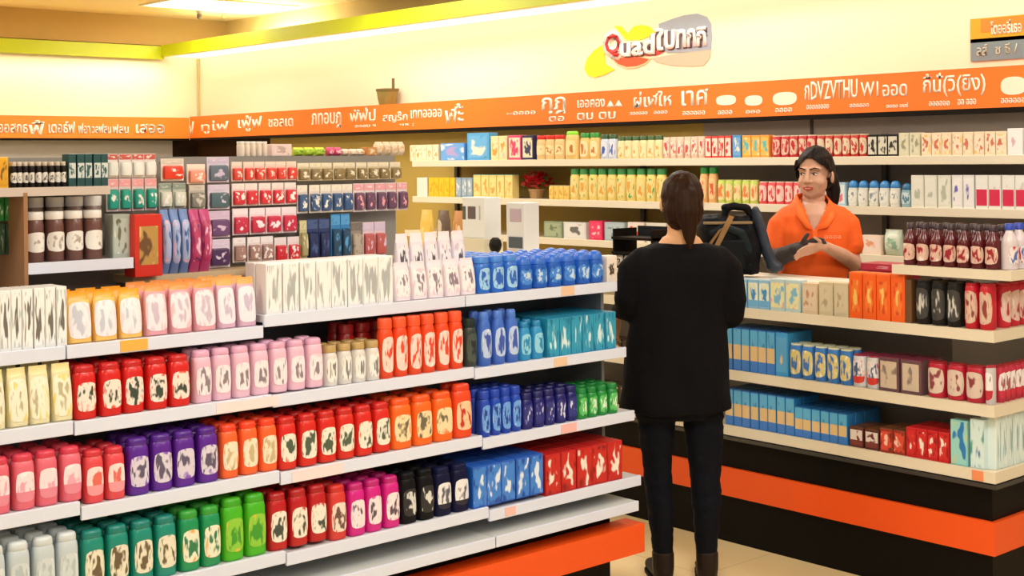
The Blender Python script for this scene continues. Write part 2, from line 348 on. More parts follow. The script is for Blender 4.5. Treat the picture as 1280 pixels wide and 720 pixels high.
shape('grey_blob', [(5.9046, 2.5412), (5.7949, 2.5628), (5.6873, 2.5789), (5.5818, 2.5798), (5.5044, 2.5532), (5.4729, 2.5061), (5.4675, 2.4315), (5.4750, 2.3480), (5.6638, 2.3456), (5.8316, 2.3516), (5.8928, 2.3863)], mat('a3a9b6', .5), .006)
shape('grey_blob', [(5.9700, 2.3245), (5.8319, 2.3363), (5.4748, 2.3579), (5.4820, 2.2990), (5.5341, 2.2526), (5.6320, 2.2533), (5.7988, 2.2680), (5.9217, 2.2958)], mat('c3bca2', .5), .005)
shape('red_smile', [(6.3294, 2.3416), (6.2191, 2.3506), (6.0895, 2.3476), (5.9700, 2.3245), (6.0195, 2.2913), (6.1048, 2.2702), (6.1911, 2.2699), (6.2783, 2.3013)], mat('fbcf9c', .5), .006)
shape('red_smile', [(6.3073, 2.3376), (6.2191, 2.3453), (6.0896, 2.3424), (5.9910, 2.3206), (6.0335, 2.2973), (6.1046, 2.2833), (6.1910, 2.2830), (6.2635, 2.3058)], mat('f4552a', .5), .008)
shape('red_swash', [(6.0537, 2.3661), (5.9694, 2.3658), (5.8792, 2.3752), (5.8657, 2.3589), (5.9211, 2.3420), (6.0047, 2.3422), (6.0540, 2.3505)], mat('e03a34', .5), .008)
def lword(t, x0, x1, dz=0, grow=0):
    return t
y0, z0_ = (6.3511, 2.3856); y1, z1_ = (5.5118, 2.4795)
def LW(t, c0, c1): # two opposite corners on the wall
    return (t, -(c0[0]+c1[0])/2, abs(c0[0]-c1[0]), (c0[1]+c1[1])/2, abs(c0[1]-c1[1]))
W_ = [LW('uad', (6.2464, 2.4844), (5.9348, 2.3480)), LW('ใ', (5.9326, 2.5126), (5.8587, 2.3687)), LW('บ', (5.8502, 2.4959), (5.7636, 2.3725)), LW('ท', (5.7553, 2.4935), (5.6700, 2.3762)), LW('ก', (5.6619, 2.4913), (5.5910, 2.3758)), LW('กิ', (5.5830, 2.4950), (5.5067, 2.3749))]
glyphs([(t, s+.008, w_, z-.008, h) for t, s, w_, z, h in W_], mat('6a5456', .5), 'letter_shadow', lg, depth=.010, bold=.075)
glyphs(W_, mat('fffaf4', .5), 'letter_face', lg, depth=.014, bold=.028)
glyphs([LW('Q', (6.4088, 2.5340), (6.2194, 2.3295))], mat('fff6ee', .5), 'letter_outline', lg, depth=.012, bold=.11)
glyphs([LW('Q', (6.3792, 2.5103), (6.2409, 2.3520))], mat('d83a3c', .5), 'letter_face', lg, depth=.015, bold=.02)

# small signs high on the wall at the far end of the banner
def wsign(name, y, z, wd, hg, m, label):
    o = empty(name, (6.5, y, z), -PI/2); tag(o, label, 'sign'); link('board', B(0, wd, -.012, 0, 0, hg), m, o); return o
ya = 3.7178; 
s_ = wsign('wall_sign', ya, 2.2628, .8, .125, mat('d8a81a', .5), 'small yellow and orange sign with white lettering high on cream wall')
link('red_end', B(.305, .8, -.0135, -.011, .0, .125), mat('c4392c', .5), s_); link('orange_top', B(.06, .305, -.0135, -.011, .05, .12), mat('d98a2a', .5), s_)
glyphs([('โตออรี่เธอ', .20, .17, .07, .07)], WHT, 'lettering', s_, bold=.02, dy=-.013)
s_ = wsign('wall_sign', ya, 2.1670, .8, .115, mat('7b8d93', .5), 'small grey blue sign with faint lettering just above orange banner end')
glyphs([('ลส์', .065, .06, .055, .06), ('ช ซี /', .20, .12, .055, .055)], mat('c9c4ae', .5), 'lettering', s_, bold=.01, dy=-.012)
# gold basket standing on the banner
g = empty('gold_basket', (6.40, 8.7108, 2.12)); tag(g, 'tiny gold basket with upright handle standing on top of orange banner', 'basket')
GD = mat('8c7a3c', .4, var=.2)
link('bowl', loft(bmesh.new(), [(0, 0, 0, .055, .065), (0, 0, .06, .065, .08), (0, 0, .12, .07, .09), (0, 0, .125, .07, .09)], 14, 3), GD, g)
link('rim', loft(bmesh.new(), [(0, 0, .112, .075, .095), (0, 0, .13, .075, .095)], 14, 3), mat('6e5e2a', .4), g)
link('handle', B(-.01, .01, -.085, -.073, .12, .21), mat('6e5e2a', .4), g)
# ceiling fittings
for i, (x, y, sx, sy, e) in enumerate(PANELS):
    lab = ['glowing ceiling light panel in the corner above both banners', 'ceiling light panel over the aisle before the near gondola', 'ceiling light panel over the open end of the counter', 'ceiling light panel over the counter and the cashier', 'ceiling light panel beyond the counter near back wall', 'ceiling light panel over the near gondola', 'ceiling light panel behind the near gondola', 'ceiling light panel near the side wall', 'ceiling light panel beside the start of the near gondola', 'ceiling light panel over the open floor by the counter', 'ceiling light panel farthest from both shop walls'][i]
    o = empty('ceiling_light', (x, y, 3.07)); tag(o, lab, 'ceiling light', 'ceiling light panels')
    bm = bmesh.new(); t = .03
    box(bm, -sx/2-t, sx/2+t, -sy/2-t, -sy/2, -.014, 0); box(bm, -sx/2-t, sx/2+t, sy/2, sy/2+t, -.014, 0); box(bm, -sx/2-t, -sx/2, -sy/2, sy/2, -.014, 0); box(bm, sx/2, sx/2+t, -sy/2, sy/2, -.014, 0)
    link('frame', bm, mat('f6edd2', .5), o); link('diffuser', B(-sx/2, sx/2, -sy/2, sy/2, -.012, -.003), mat('fffdf4', .5, emit=3.0), o)
for i, (px_, yy, lb) in enumerate([(6.1132, 11.2, 'small dark security camera hanging from ceiling near the soffit corner'), (6.3602, 11.2, 'small pale sprinkler head on ceiling right at the soffit corner')]):
    o = empty('security_camera' if i == 0 else 'sprinkler', (px_, yy, 3.07)); tag(o, lb, 'camera' if i == 0 else 'sprinkler')
    k = .6 if i == 0 else .4
    link('mount', loft(bmesh.new(), [(0, 0, -.05*k, .03*k, .03*k), (0, 0, 0, .05*k, .05*k)], 12), mat('8f8064' if i == 0 else 'c8b27a', .5), o)
    link('lens' if i == 0 else 'nozzle', loft(bmesh.new(), [(0, 0, -.13*k, .015*k, .015*k), (0, 0, -.11*k, .035*k, .035*k), (0, 0, -.05*k, .04*k, .04*k)], 12), mat('5b4a30' if i == 0 else 'a8915e', .4), o)

# ------------------------------------------------------------------ near gondola (faces -y)
WS = mat('dbe3f6', .35); WS2 = mat('e4dac2', .35); GREY = mat('8c8c8e', .5); DK = mat('0d0b0a', .5); STR = mat('ee5410', .4); SHB = mat('c9cace', .4)
ga = empty('gondola', (1.0, 3.5, 0)); tag(ga, 'long white shelved gondola packed with bottles over a black and orange plinth', 'shelving')
def gp(name, x0, x1, y0, y1, z0, z1, m, parent=ga, bev=0, base=(1.0, 3.5, 0)):
    a, b_, c = base
    return link(name, B(x0-a, x1-a, y0-b_, y1-b_, z0-c, z1-c, bev=bev), m, parent)
BAYS = [(1.0, 1.568), (1.572, 2.198), (2.202, 3.003), (3.007, 3.76)]
def shelfA(z, fr, bays, dz, lip=.034, ends=None):
    for k, (x0, x1) in enumerate(bays):
        if ends and k == len(bays)-1: x1 = ends
        s = gp('shelf', x0, x1, fr+.012, 4.0, z+dz[k]-.022, z+dz[k], SHB)
        link('price_rail', B(x0-1.0, x1-1.0, fr-3.5, fr+.012-3.5, z+dz[k]-.036, z+dz[k]+.002, bev=.002), WS, s)
shelfA(1.175, 3.645, BAYS, [0, 0, .032, .032])
shelfA(.965, 3.60, BAYS, [.008, .004, 0, -.006])
shelfA(.735, 3.56, BAYS, [.024, .008, 0, -.012])
shelfA(.490, 3.53, BAYS, [.018, .016, .006, -.008])
for x0, x1 in BAYS:
    s = gp('base_tray', x0, x1-.05 if x1 > 3.7 else x1, 3.50, 4.0, .375, .40, mat('cfd3d4', .35)); link('tray_rail', B(x0-1.0, (x1-.05 if x1 > 3.7 else x1)-1.0, -.004, .006, .365, .402, bev=.002), WS, s)
gp('plinth', 1.0, 3.66, 3.60, 4.0, 0, .375, DK)
gp('orange_stripe', 1.0, 3.744, 3.50, 3.60, .205, .312, STR)
gp('back_panel', 1.0, 3.72, 4.0, 4.03, 0, 1.215, mat('6d6e72', .5))
gp('upper_panel', 1.0, 2.96, 3.985, 4.03, 1.215, 1.70, mat('8d8a84', .5))
gp('upper_ledge', 1.8650, 2.99, 3.84, 3.985, 1.315, 1.338, mat('c9b592', .5))
s = gp('shelf', 1.5227, 1.8430, 3.80, 3.985, 1.375, 1.397, SHB); link('price_rail', B(1.5227-1.0, 1.8430-1.0, .292, .301, 1.368, 1.40), WS, s)
s = gp('shelf', 1.0, 1.7721, 3.80, 3.985, 1.594, 1.612, mat('b9aaa0', .5)); link('price_rail', B(0, 1.7721-1.0, .292, .301, 1.59, 1.615), mat('c8bab0', .5), s)
gp('upright', 1.5118, 1.5233, 3.79, 3.985, 1.20, 1.60, mat('9a6f4a', .5))
gp('side_panel', 3.725, 3.74, 3.70, 4.03, .40, 1.18, mat('7a7a7c', .5))
# paper tickets clipped to the rails
for k, (x0, x1, y, z0, z1, c) in enumerate([(1.7288, 1.8124, 3.645, 1.143, 1.175, 'eab44c'), (2.0070, 2.2209, 3.60, .935, .966, 'efe0e2'), (3.4633, 3.5291, 3.645, 1.175, 1.208, 'ecc6a8'), (3.3746, 3.4509, 3.56, .69, .722, 'f0b8b8'),
                                      (2.2414, 2.4291, 3.56, .70, .735, 'ecdde0'), (3.0769, 3.1247, 3.53, .452, .482, 'eebfb8'), (3.3806, 3.4448, 3.6, .926, .958, 'e8c8a8')]):
    gp('price_ticket', x0, x1, y-.002, y, z0, z1, mat(c, .5))

# ------------------------------------------------------------------ counter unit (faces -x, wraps round its open end)
cu = empty('counter', (4.61, 2.56, 0)); tag(cu, 'black L shaped sales counter with orange stripe and cream shelves facing the aisle', 'counter')
def cp(name, bm, m, parent=cu):
    bmesh.ops.translate(bm, verts=bm.verts, vec=(-4.61, -2.56, 0)); return link(name, bm, m, parent)
YE = 6.5
def Lpoly(x0, x1, y0, y1, din): return [(x0, y0), (x1, y0), (x1, y0+din), (x0+din, y0+din), (x0+din, y1), (x0, y1)]
cp('plinth', prism(bmesh.new(), Lpoly(4.64, 6.0, 2.59, YE, .31), 0, .455), mat('0d0a08', .5))
bm = bmesh.new(); cp('orange_stripe', prism(bm, Lpoly(4.622, 6.0, 2.572, YE, .05), .205, .328), STR)
cp('edge_trim', prism(bmesh.new(), Lpoly(4.605, 6.0, 2.555, YE, .34), .455, .470), mat('4a4844', .35, metal=.4))
for k, zt in enumerate((.515, .757, 1.032)):
    x0, y0 = 4.61, 2.56
    s = cp('shelf', prism(bmesh.new(), Lpoly(x0+.012, 6.0, y0+.012, YE, .33), zt-.024, zt), mat('d8cbb0', .45))
    bm = bmesh.new(); box(bm, x0-4.61, x0+.012-4.61, 0, YE-2.56, zt-.040, zt+.002); box(bm, .012, 1.39, 0, .012, zt-.040, zt+.002); link('price_rail', bm, WS2, s)
cp('back_panel', prism(bmesh.new(), [(4.95, 2.93), (6.0, 2.93), (6.0, 2.96), (4.98, 2.96), (4.98, YE), (4.95, YE)], .45, 1.13), mat('878079', .5))
cp('upper_back_panel', prism(bmesh.new(), [(4.95, 2.93), (6.0, 2.93), (6.0, 2.96), (4.98, 2.96), (4.98, 3.0), (4.95, 3.0)], 1.13, 1.30), mat('878079', .5))
s = cp('shelf', prism(bmesh.new(), Lpoly(4.622, 6.0, 2.50, 2.985, .33), 1.232, 1.256), mat('d8cbb0', .45))
bm = bmesh.new(); box(bm, 0, .012, -.07, .425, 1.222, 1.258); box(bm, .012, 1.39, -.07, -.058, 1.222, 1.258); link('price_rail', bm, WS2, s)
cp('worktop', B(4.735, 5.0, 3.0, YE, 1.130, 1.150, bev=.003), mat('f2ead8', .35)); 
cp('worktop_support', B(4.90, 4.95, 3.0, YE, 1.03, 1.13), mat('5d554d', .5))
for k, (yv, x, z0, z1, c) in enumerate([(2.6271, 0, .478, .514, 'ec8f5e')]):
    cp('price_ticket', B(4.607, 4.61, yv-.02, yv+.025, z0, z1), mat(c, .5))

# ------------------------------------------------------------------ wall shelving behind the counter (faces -x)
ws = empty('wall_shelving', (6.05, 5.0, 0)); tag(ws, 'cream wall shelving full of small packs behind the counter and cashier', 'shelving')
y1s, y0s = 7.9390, 2.4
def wp(name, x0, x1, y0, y1, z0, z1, m, parent=ws, bev=0): return link(name, B(x0-6.05, x1-6.05, y0-5, y1-5, z0, z1, bev=bev), m, parent)
for zt, ye in ((1.677, y1s), (1.418, y1s), (1.168, 8.0360), (.9, 6.8347), (.62, 6.8347)):
    s = wp('shelf', 6.062, 6.44, y0s, ye, zt-.03, zt, mat('cfc2a6', .5)); link('price_rail', B(0, .012, y0s-5, ye-5, zt-.042, zt+.002, bev=.002), WS2, s)
for yv in (2.4, 4.2, 6.0, 7.9): wp('upright', 6.44, 6.465, yv, yv+.03, 0, 1.80, mat('4a433c', .5))
for yv in (3.0, 5.0, 7.0): wp('foot', 6.30, 6.44, yv, yv+.5, 0, .08, DK)

# ------------------------------------------------------------------ products on the near gondola
def lab(bg='f4efe6', ink='3c4a3e', ink2=None, scale=3.0, thr=.53, stretch=(1, 1, 1), band=None): return print_mat(bg, ink, ink2, scale, thr, stretch, band)
G1, G2, G3, G4 = "near gondola's top shelf", "gondola shelf two from top", "gondola shelf three from top", "near gondola's bottom shelf"
def gA(z, fr, x0, x1, n, h, parts_fn, name, cat, desc, place, rows=1, d=.05, wf=.94, plane=None):
    step = (x1-x0)/n; w_ = step*wf
    return row('y', z, fr, x0, x1, n, parts_fn(w_, d, h), name, cat, desc, place, d, rows)
bot = lambda col, cap, lb, shape='shampoo', rough=.3: (lambda w_, d, h: P_bottle(w_, d, h, col, cap, lb, shape, rough))
pou = lambda col, top, lb: (lambda w_, d, h: P_pouch(w_, d, h, col, top, lb))
bx = lambda col, lb, lid=None, lh=.8, lw=.86: (lambda w_, d, h: P_box(w_, d, h, col, lb, lh, lid, lw))
bg_ = lambda col, lb: (lambda w_, d, h: P_bag(w_, d, h, col, lb))
# top shelf
f = 3.662; z0, z1 = 1.1752, 1.2072
gA(z0, f, 1.3923, 1.5819, 6, .165, bx('eef0f0', lab('f2f4f4', '6d6a66', 'b9c4c8', 2.4, .54, (1.4, 1, .8)), None, .9, .9), 'toothpaste_box', 'carton', 'slim white grey printed carton', G1, 2, .05)
gA(z0, f, 1.5842, 1.8148, 3, .142, pou('f6c66a', 'f5a823', lab('efeaf3', 'c3c7d6', 'f3d7dc', 2.4, .58, (2, 1, .5))), 'refill_pouch', 'pouch', 'yellow topped lilac refill pouch', G1, 3, .055)
gA(z0, f, 1.8173, 2.0540, 3, .150, pou('e8a6b0', 'ef9a4c', lab('f0e6f0', 'cdbcd0', 'e7c4d0', 2.4, .58, (2, 1, .5))), 'refill_pouch', 'pouch', 'orange topped pink refill pouch', G1, 3, .055)
gA(z0, f, 2.0540, 2.1922, 2, .152, pou('ddb4cc', 'f0b060', lab('f1e8f4', 'c9bcd4', None, 2.4, .58, (2, 1, .5))), 'refill_pouch', 'pouch', 'mauve refill pouch with pale front', G1, 3, .055)
gA(z1, f, 2.2177, 2.7089, 8, .157, bx('f4f4f4', lab('f3f3f2', 'b0b4b6', 'd0d4d4', 2.0, .50, (2.4, 1, .7)), None, .92, .9), 'tissue_pack', 'pack', 'white pack with grey vertical print', G1, 2, .06)
gA(z1, f, 2.7188, 3.0783, 5, .130, pou('f3e6ee', 'efe3ee', lab('f6edf2', '8d7c8c', 'e6cbd8', 2.6, .56, (2, 1, .6))), 'refill_pouch', 'pouch', 'short pale pink refill pouch', G1, 1, .05)
gA(z1, 3.735, 2.7847, 3.0967, 5, .222, pou('ece4f0', 'f1eaf2', lab('f4eff4', '5b5560', 'd7c0d0', 2.6, .54, (2, 1, .6))), 'refill_pouch', 'pouch', 'tall lilac pouch with dark print', G1, 1, .05)
gA(z1, f, 3.0820, 3.2784, 3, .130, bot('2c6fd0', '3f82dc', lab('9fd0f4', '2a62c4', 'd8f0fa', 3.0, .50), 'slim'), 'bottle', 'bottle', 'light blue mouthwash bottle', G1, 5, .052)
gA(z1, f, 3.2784, 3.7225, 6, .122, bot('1f5fc4', '2a6ad0', lab('3f86dc', 'c6dcf2', '164a9c', 3.0, .56), 'dome'), 'bottle', 'bottle', 'blue dome capped bottle', G1, 5, .058)
gA(z1, f, 3.7225, 3.7796, 1, .10, bx('efe6dc', lab('e9dfd4', '4a3a34', None, 3, .5)), 'carton', 'carton', 'small cream carton at shelf end', G1, 1, .05)
# second shelf
f = 3.615
gA(.9732, f, 1.3329, 1.5807, 4, .158, pou('e9dfb2', 'e4d89c', lab('f1ecd6', 'b9b08c', 'ecd77a', 2.6, .56, (2, 1, .6))), 'refill_pouch', 'pouch', 'cream and yellow refill pouch', G2, 2, .055)
gA(.9692, f, 1.5830, 1.9418, 5, .150, bot('d4201c', 'c2171a', lab('f0e4da', '38463c', 'e8543c', 3.0, .53)), 'shampoo_bottle', 'bottle', 'red shampoo bottle with white label', G2, 3, .055)
gA(.9692, f, 1.9470, 2.4059, 7, .155, bot('e7bcd2', 'dfaac8', lab('f3e8f0', '8c7f88', 'e9cfe0', 2.6, .56, (1.6, 1, .8))), 'shampoo_bottle', 'bottle', 'lilac pink shampoo bottle', G2, 2, .055)
gA(.9652, f, 2.4089, 2.6237, 4, .130, bot('dcd8d4', 'b89a62', lab('efefec', '7c7c7a', 'c9c4c0', 2.4, .55, (2, 1, .6)), 'slim'), 'shampoo_bottle', 'bottle', 'clear grey bottle with tan cap', G2, 2, .05)
gA(.9652, f, 2.6237, 2.9793, 6, .196, bot('ee4a1e', 'f0562a', lab('f6d6cc', 'e8462a', 'f3ece6', 3.4, .52), 'slim'), 'shampoo_bottle', 'bottle', 'tall orange red bottle', G2, 1, .05)
gA(.9652, 3.72, 2.5383, 3.0658, 8, .176, bot('a81a16', 'b0201c', None, 'slim'), 'shampoo_bottle', 'bottle', 'tall dark red bottle behind others', G2, 2, .05)
gA(.9652, f, 2.9829, 3.0404, 1, .165, bot('2f3a34', '26302c', lab('46524a', '20262a', None), 'slim'), 'shampoo_bottle', 'bottle', 'single dark green bottle', G2, 2, .05)
gA(.9592, f, 3.0513, 3.2381, 3, .188, bot('3f6ccc', '4a78d4', lab('b8cdf0', '3d58b4', 'eef4fb', 2.6, .50, (1.4, 1, .8)), 'oval'), 'shampoo_bottle', 'bottle', 'tall pale blue violet bottle', G2, 2, .05)
gA(.9592, f, 3.2381, 3.3588, 2, .138, bot('2a94cc', '1f84b8', lab('8fd2ec', '2a8cc4', None, 2.6, .5), 'oval'), 'shampoo_bottle', 'bottle', 'light turquoise bottle', G2, 3, .05)
gA(.9592, f, 3.3628, 3.7201, 6, .140, bx('2290b8', lab('2e9cc0', 'd4ecf0', '1a6c94', 2.8, .57, (1.6, 1, .7)), None, .96, .96), 'soap_carton', 'carton', 'teal carton with white print', G2, 4, .06, .96)
# third shelf
f = 3.575
gA(.7592, f, 1.3264, 1.5883, 4, .148, bot('e2697c', 'd23a52', lab('f6dfe8', 'e8a8bc', 'f8f0f4', 2.8, .55, (1, 1, .8), ('e58aa0', .34))), 'shampoo_bottle', 'bottle', 'pink shampoo bottle with pale label', G3, 3, .055)
gA(.7432, f, 1.5906, 1.7147, 2, .146, bot('e04a52', 'cc2e3c', lab('f6dcdc', 'e2685c', 'f3ece4', 2.8, .55, (1, 1, .8), ('ee9aa6', .36))), 'shampoo_bottle', 'bottle', 'coral pink shampoo bottle', G3, 3, .055)
gA(.7432, f, 1.7171, 2.0089, 4, .160, bot('5a1f96', '4c1888', lab('d9d2e4', '5c5470', '8a5ac0', 2.8, .52)), 'shampoo_bottle', 'bottle', 'deep purple shampoo bottle', G3, 3, .055)
gA(.7432, f, 2.0116, 2.2111, 3, .158, bot('f2642e', 'e8401e', lab('f4e4cc', 'c8b48a', 'f29a5a', 2.8, .54)), 'shampoo_bottle', 'bottle', 'orange shampoo bottle with cream label', G3, 3, .055)
gA(.7372, f, 2.2111, 2.6395, 6, .160, bot('d6261c', 'c41c18', lab('efe9da', '4a5c48', 'e86a4a', 2.8, .52)), 'shampoo_bottle', 'bottle', 'bright red shampoo bottle', G3, 3, .055)
gA(.7352, f, 2.6395, 2.9008, 3, .165, bot('f4691c', 'ee5416', lab('f4dcae', '6c6450', 'ef8a4a', 2.8, .54)), 'shampoo_bottle', 'bottle', 'vivid orange shampoo bottle', G3, 3, .055)
gA(.7352, f, 2.9008, 2.9853, 1, .182, bot('e8481c', 'e03c16', lab('f3c8a0', 'c02c20', 'f0d8b8', 2.8, .5)), 'shampoo_bottle', 'bottle', 'taller red orange shampoo bottle', G3, 2, .055)
gA(.7232, f, 3.0176, 3.2098, 4, .158, bot('1d46b8', '1a3fae', lab('6aa4ea', '163a9c', 'dcecf8', 3.0, .52), 'slim'), 'body_wash_bottle', 'bottle', 'bright blue body wash bottle', G3, 3, .052)
gA(.7232, f, 3.2098, 3.4858, 5, .128, bot('17186c', '14165c', lab('2a2f86', 'd6d8e8', '14164a', 3.0, .58), 'slim'), 'body_wash_bottle', 'bottle', 'navy body wash bottle', G3, 3, .05)
gA(.7232, f, 3.4858, 3.6961, 4, .112, bot('1c8c3c', '16803a', lab('5cc46a', 'e6f2e0', '147034', 3.0, .55), 'slim'), 'body_wash_bottle', 'bottle', 'green body wash bottle', G3, 3, .05)
# bottom shelf
f = 3.545
gA(.5082, f, 1.3009, 1.5659, 4, .175, bot('c3d0d6', 'cfd9dd', lab('cfdade', 'b4c2c8', 'dfe8ea', 2.6, .56)), 'shampoo_bottle', 'bottle', 'pale grey white shampoo bottle', G4, 4, .055)
gA(.5062, f, 1.5682, 1.8588, 4, .170, bot('148a78', '0f7c72', lab('e6e2cc', '6a5a40', '1a9480', 2.8, .52, (1, 1, 1))), 'shampoo_bottle', 'bottle', 'teal shampoo bottle with picture label', G4, 4, .055)
gA(.5062, f, 1.8588, 1.9999, 2, .172, bot('149058', '2f9c34', lab('e6ead2', '2e7c54', 'e8b060', 2.8, .52)), 'shampoo_bottle', 'bottle', 'green capped teal shampoo bottle', G4, 4, .055)
gA(.5062, f, 1.9999, 2.1536, 2, .182, bot('46b41e', '3aa61a', lab('8acb3c', '3c9a2a', 'eebc4c', 2.4, .5)), 'shampoo_bottle', 'bottle', 'lime green shampoo bottle', G4, 4, .055)
gA(.5062, f, 2.1564, 2.3711, 3, .172, bot('b8161c', 'a81018', lab('efe8da', '3f4a44', 'c8444a', 2.8, .52)), 'shampoo_bottle', 'bottle', 'crimson shampoo bottle with oval label', G4, 4, .055)
gA(.4962, f, 2.3711, 2.4430, 1, .170, bot('d23a34', 'c62824', lab('f0dccf', '6c5048', 'e0544a', 2.8, .52)), 'shampoo_bottle', 'bottle', 'lighter red shampoo bottle', G4, 4, .055)
gA(.4962, f, 2.4430, 2.6495, 3, .165, bot('d01c86', 'b81472', lab('f0e4ea', '5a4654', 'e05aa8', 2.8, .52)), 'shampoo_bottle', 'bottle', 'magenta shampoo bottle', G4, 4, .055)
gA(.4962, f, 2.6495, 2.7912, 2, .165, bot('17161a', '121216', lab('24242a', 'd8dad6', None, 2.8, .54)), 'shampoo_bottle', 'bottle', 'black shampoo bottle', G4, 4, .055)
gA(.4962, f, 2.7912, 2.9426, 2, .160, bot('181a3a', '14183c', lab('e8e8ea', '5c5f6a', None, 2.8, .56, (1, 1, 1), ('1b1c34', .2))), 'shampoo_bottle', 'bottle', 'navy bottle with big white label', G4, 4, .055)
gA(.4962, f, 2.9426, 3.2744, 5, .142, bx('1f5cc0', lab('3c82da', 'dceaf8', '1a4ca8', 2.8, .55), None, .92, .92), 'soap_carton', 'carton', 'blue carton with white lettering', G4, 5, .055, .95)
gA(.4822, f, 3.2783, 3.6780, 5, .145, bx('c01e1e', lab('c8261f', 'f0e8dc', '8c1414', 2.6, .54), None, .92, .92), 'soap_carton', 'carton', 'red carton with white emblem', G4, 5, .06, .95)

# ------------------------------------------------------------------ upper part of the gondola
GP = 'upper gondola rack'
def cards(x0, x1, n, yt, yb, col, bl, hd, name, cat, desc, place, fr=3.925, d=.022, win=.68, depth_rows=1):
    """a row of hanging packs seen between columns x0..x1 and heights yt..yb (metres)"""
    h = yt-yb; step = (x1-x0)/n; parts = P_card(step*.93, d, h, col, bl, hd, win)
    return row('y', yb, fr-d/2, x0, x1, n, parts, name, cat, desc, place, d, depth_rows)
def pegs(x0, x1, n, z, fr=3.925):
    for i in range(n):
        x = x0+(i+.5)*(x1-x0)/n; gp('peg_hook', x-.002, x+.002, fr+.006, 3.985, z-.004, z, mat('b8b8b8', .3, metal=.8))
Bc = 3.90
def cz(y, x=400): return 0
pk = lambda *c: lab(*c)
ROWS = [
 (2.253, 2.502, 6, 1.682, 1.618, 'f2ddd0', 'e0483c', 'f1e2d6', 'snack_pack', 'small red hanging pack', 'top peg row'),
 (2.502, 2.938, 9, 1.676, 1.615, 'e6d8b4', '8c7a52', 'efe6d2', 'snack_pack', 'small olive brown hanging pack', 'top peg row'),
 (2.253, 2.502, 5, 1.611, 1.537, 'efe4e2', 'd8303c', 'f5f0ec', 'comb_card', 'red hanging card', 'second peg row'),
 (2.502, 2.730, 5, 1.601, 1.505, 'e9e0d8', '3c5c8c', 'f2ecdc', 'comb_card', 'blue and brown hanging card', 'second peg row'),
 (2.730, 2.967, 5, 1.602, 1.503, 'efe2e6', '6a4a66', 'f0a8b4', 'comb_card', 'pink topped hanging card', 'second peg row'),
 (2.253, 2.502, 4, 1.529, 1.442, 'f0e2ea', 'cc2c4c', 'f4eef6', 'hanging_pack', 'crimson pack with white header', 'third peg row'),
 (2.253, 2.409, 3, 1.434, 1.353, 'ece2e4', 'a8847c', 'f6f2f4', 'hanging_pack', 'tan pack with white header', 'lowest peg row'),
 (2.409, 2.509, 2, 1.428, 1.346, 'ece2e4', 'cf2a38', 'f0e6e8', 'hanging_pack', 'scarlet pack with pale header', 'lowest peg row'),
 (2.509, 2.540, 1, 1.481, 1.350, 'c9c08c', 'a8a070', 'd8d2a8', 'hanging_pack', 'narrow olive hanging pack', 'lowest peg row'),
 (2.540, 2.631, 2, 1.485, 1.344, '2c3c6c', '24305c', '4a6090', 'hanging_pack', 'navy blue hanging pack', 'lowest peg row'),
 (2.634, 2.717, 2, 1.498, 1.339, '3a86c4', '2c4c68', '58a4dc', 'hanging_pack', 'bright blue hanging pack', 'lowest peg row'),
 (2.720, 2.768, 1, 1.468, 1.335, '9a8f86', 'b8ac9c', '7c746e', 'hanging_pack', 'grey brown hanging pack', 'lowest peg row'),
 (2.768, 2.871, 2, 1.465, 1.342, 'e4d0dc', 'c0605c', 'd8c8e0', 'hanging_pack', 'lilac topped rosy pack', 'lowest peg row'),
 (2.163, 2.247, 1, 1.698, 1.616, 'e3d8ea', '5f6f80', 'cfc0dc', 'hanging_pack', 'lilac pack with dark foot', 'top of outer peg strip'),
 (2.163, 2.247, 1, 1.609, 1.529, 'e6dcec', '4f6872', 'd8cce4', 'hanging_pack', 'lilac pack with green foot', 'second on outer peg strip'),
 (2.163, 2.247, 1, 1.524, 1.437, 'e8d4e8', '6c4a78', 'dcc4e0', 'hanging_pack', 'lilac pack with purple foot', 'third on outer peg strip'),
 (2.163, 2.247, 1, 1.432, 1.340, 'eadff0', '4a2c5c', 'e4d6ec', 'hanging_pack', 'lilac pack with plum foot', 'bottom of outer peg strip'),
 (2.090, 2.160, 1, 1.676, 1.613, 'f1dccc', 'ee9a84', 'f3e8dc', 'hanging_pack', 'cream and salmon pack', 'outer side of peg rack'),
 (2.098, 2.160, 1, 1.610, 1.532, 'c8c0b4', '8c8c84', 'd8d0c4', 'hanging_pack', 'grey beige pack', 'outer side of peg rack'),
]

for x0, x1, n, zt, zb, c, bl, hd, nm, ds, pl in ROWS:
    zb = max(zb, 1.341)
    cards(x0, x1, n, zt, zb, c, lab(bl, hd, None, 3.0, .57), lab(hd, c, None, 3, .6), nm, 'hanging pack', ds, pl)
    pegs(x0, x1, n, zt-.012)
# things standing on the ledge and shelves of the rack
def std(x0, x1, n, zt, zb, fr, fn, name, cat, desc, place, d=.04, rows=1):
    return gA(zb, fr, x0, x1, n, zt-zb, fn, name, cat, desc, place, rows, d, .92)
T = 'top of the gondola'
std(2.326, 2.436, 5, 1.750, 1.7002, 3.990, bot('efe2d4', 'f5f0ea', None, 'jar'), 'small_jar', 'jar', 'tiny white capped jar', 'top of peg panel', 0.040)
std(2.443, 2.528, 1, 1.741, 1.7002, 3.990, bx('efd9d4', lab('f0dcd8', 'c8b0a8', None)), 'gift_box', 'box', 'pale pink box', 'top of peg panel', 0.050)
std(2.541, 2.669, 3, 1.730, 1.7002, 3.990, bg_('c8e04a', lab('b4d838', '6a9a2c', 'e8f08c')), 'snack_bag', 'bag', 'lime green bag', 'top of peg panel', 0.040)
std(2.675, 2.739, 2, 1.730, 1.7002, 3.990, bg_('e85a86', lab('e04878', 'f4d0dc', None)), 'snack_bag', 'bag', 'hot pink bag', 'top of peg panel', 0.040)
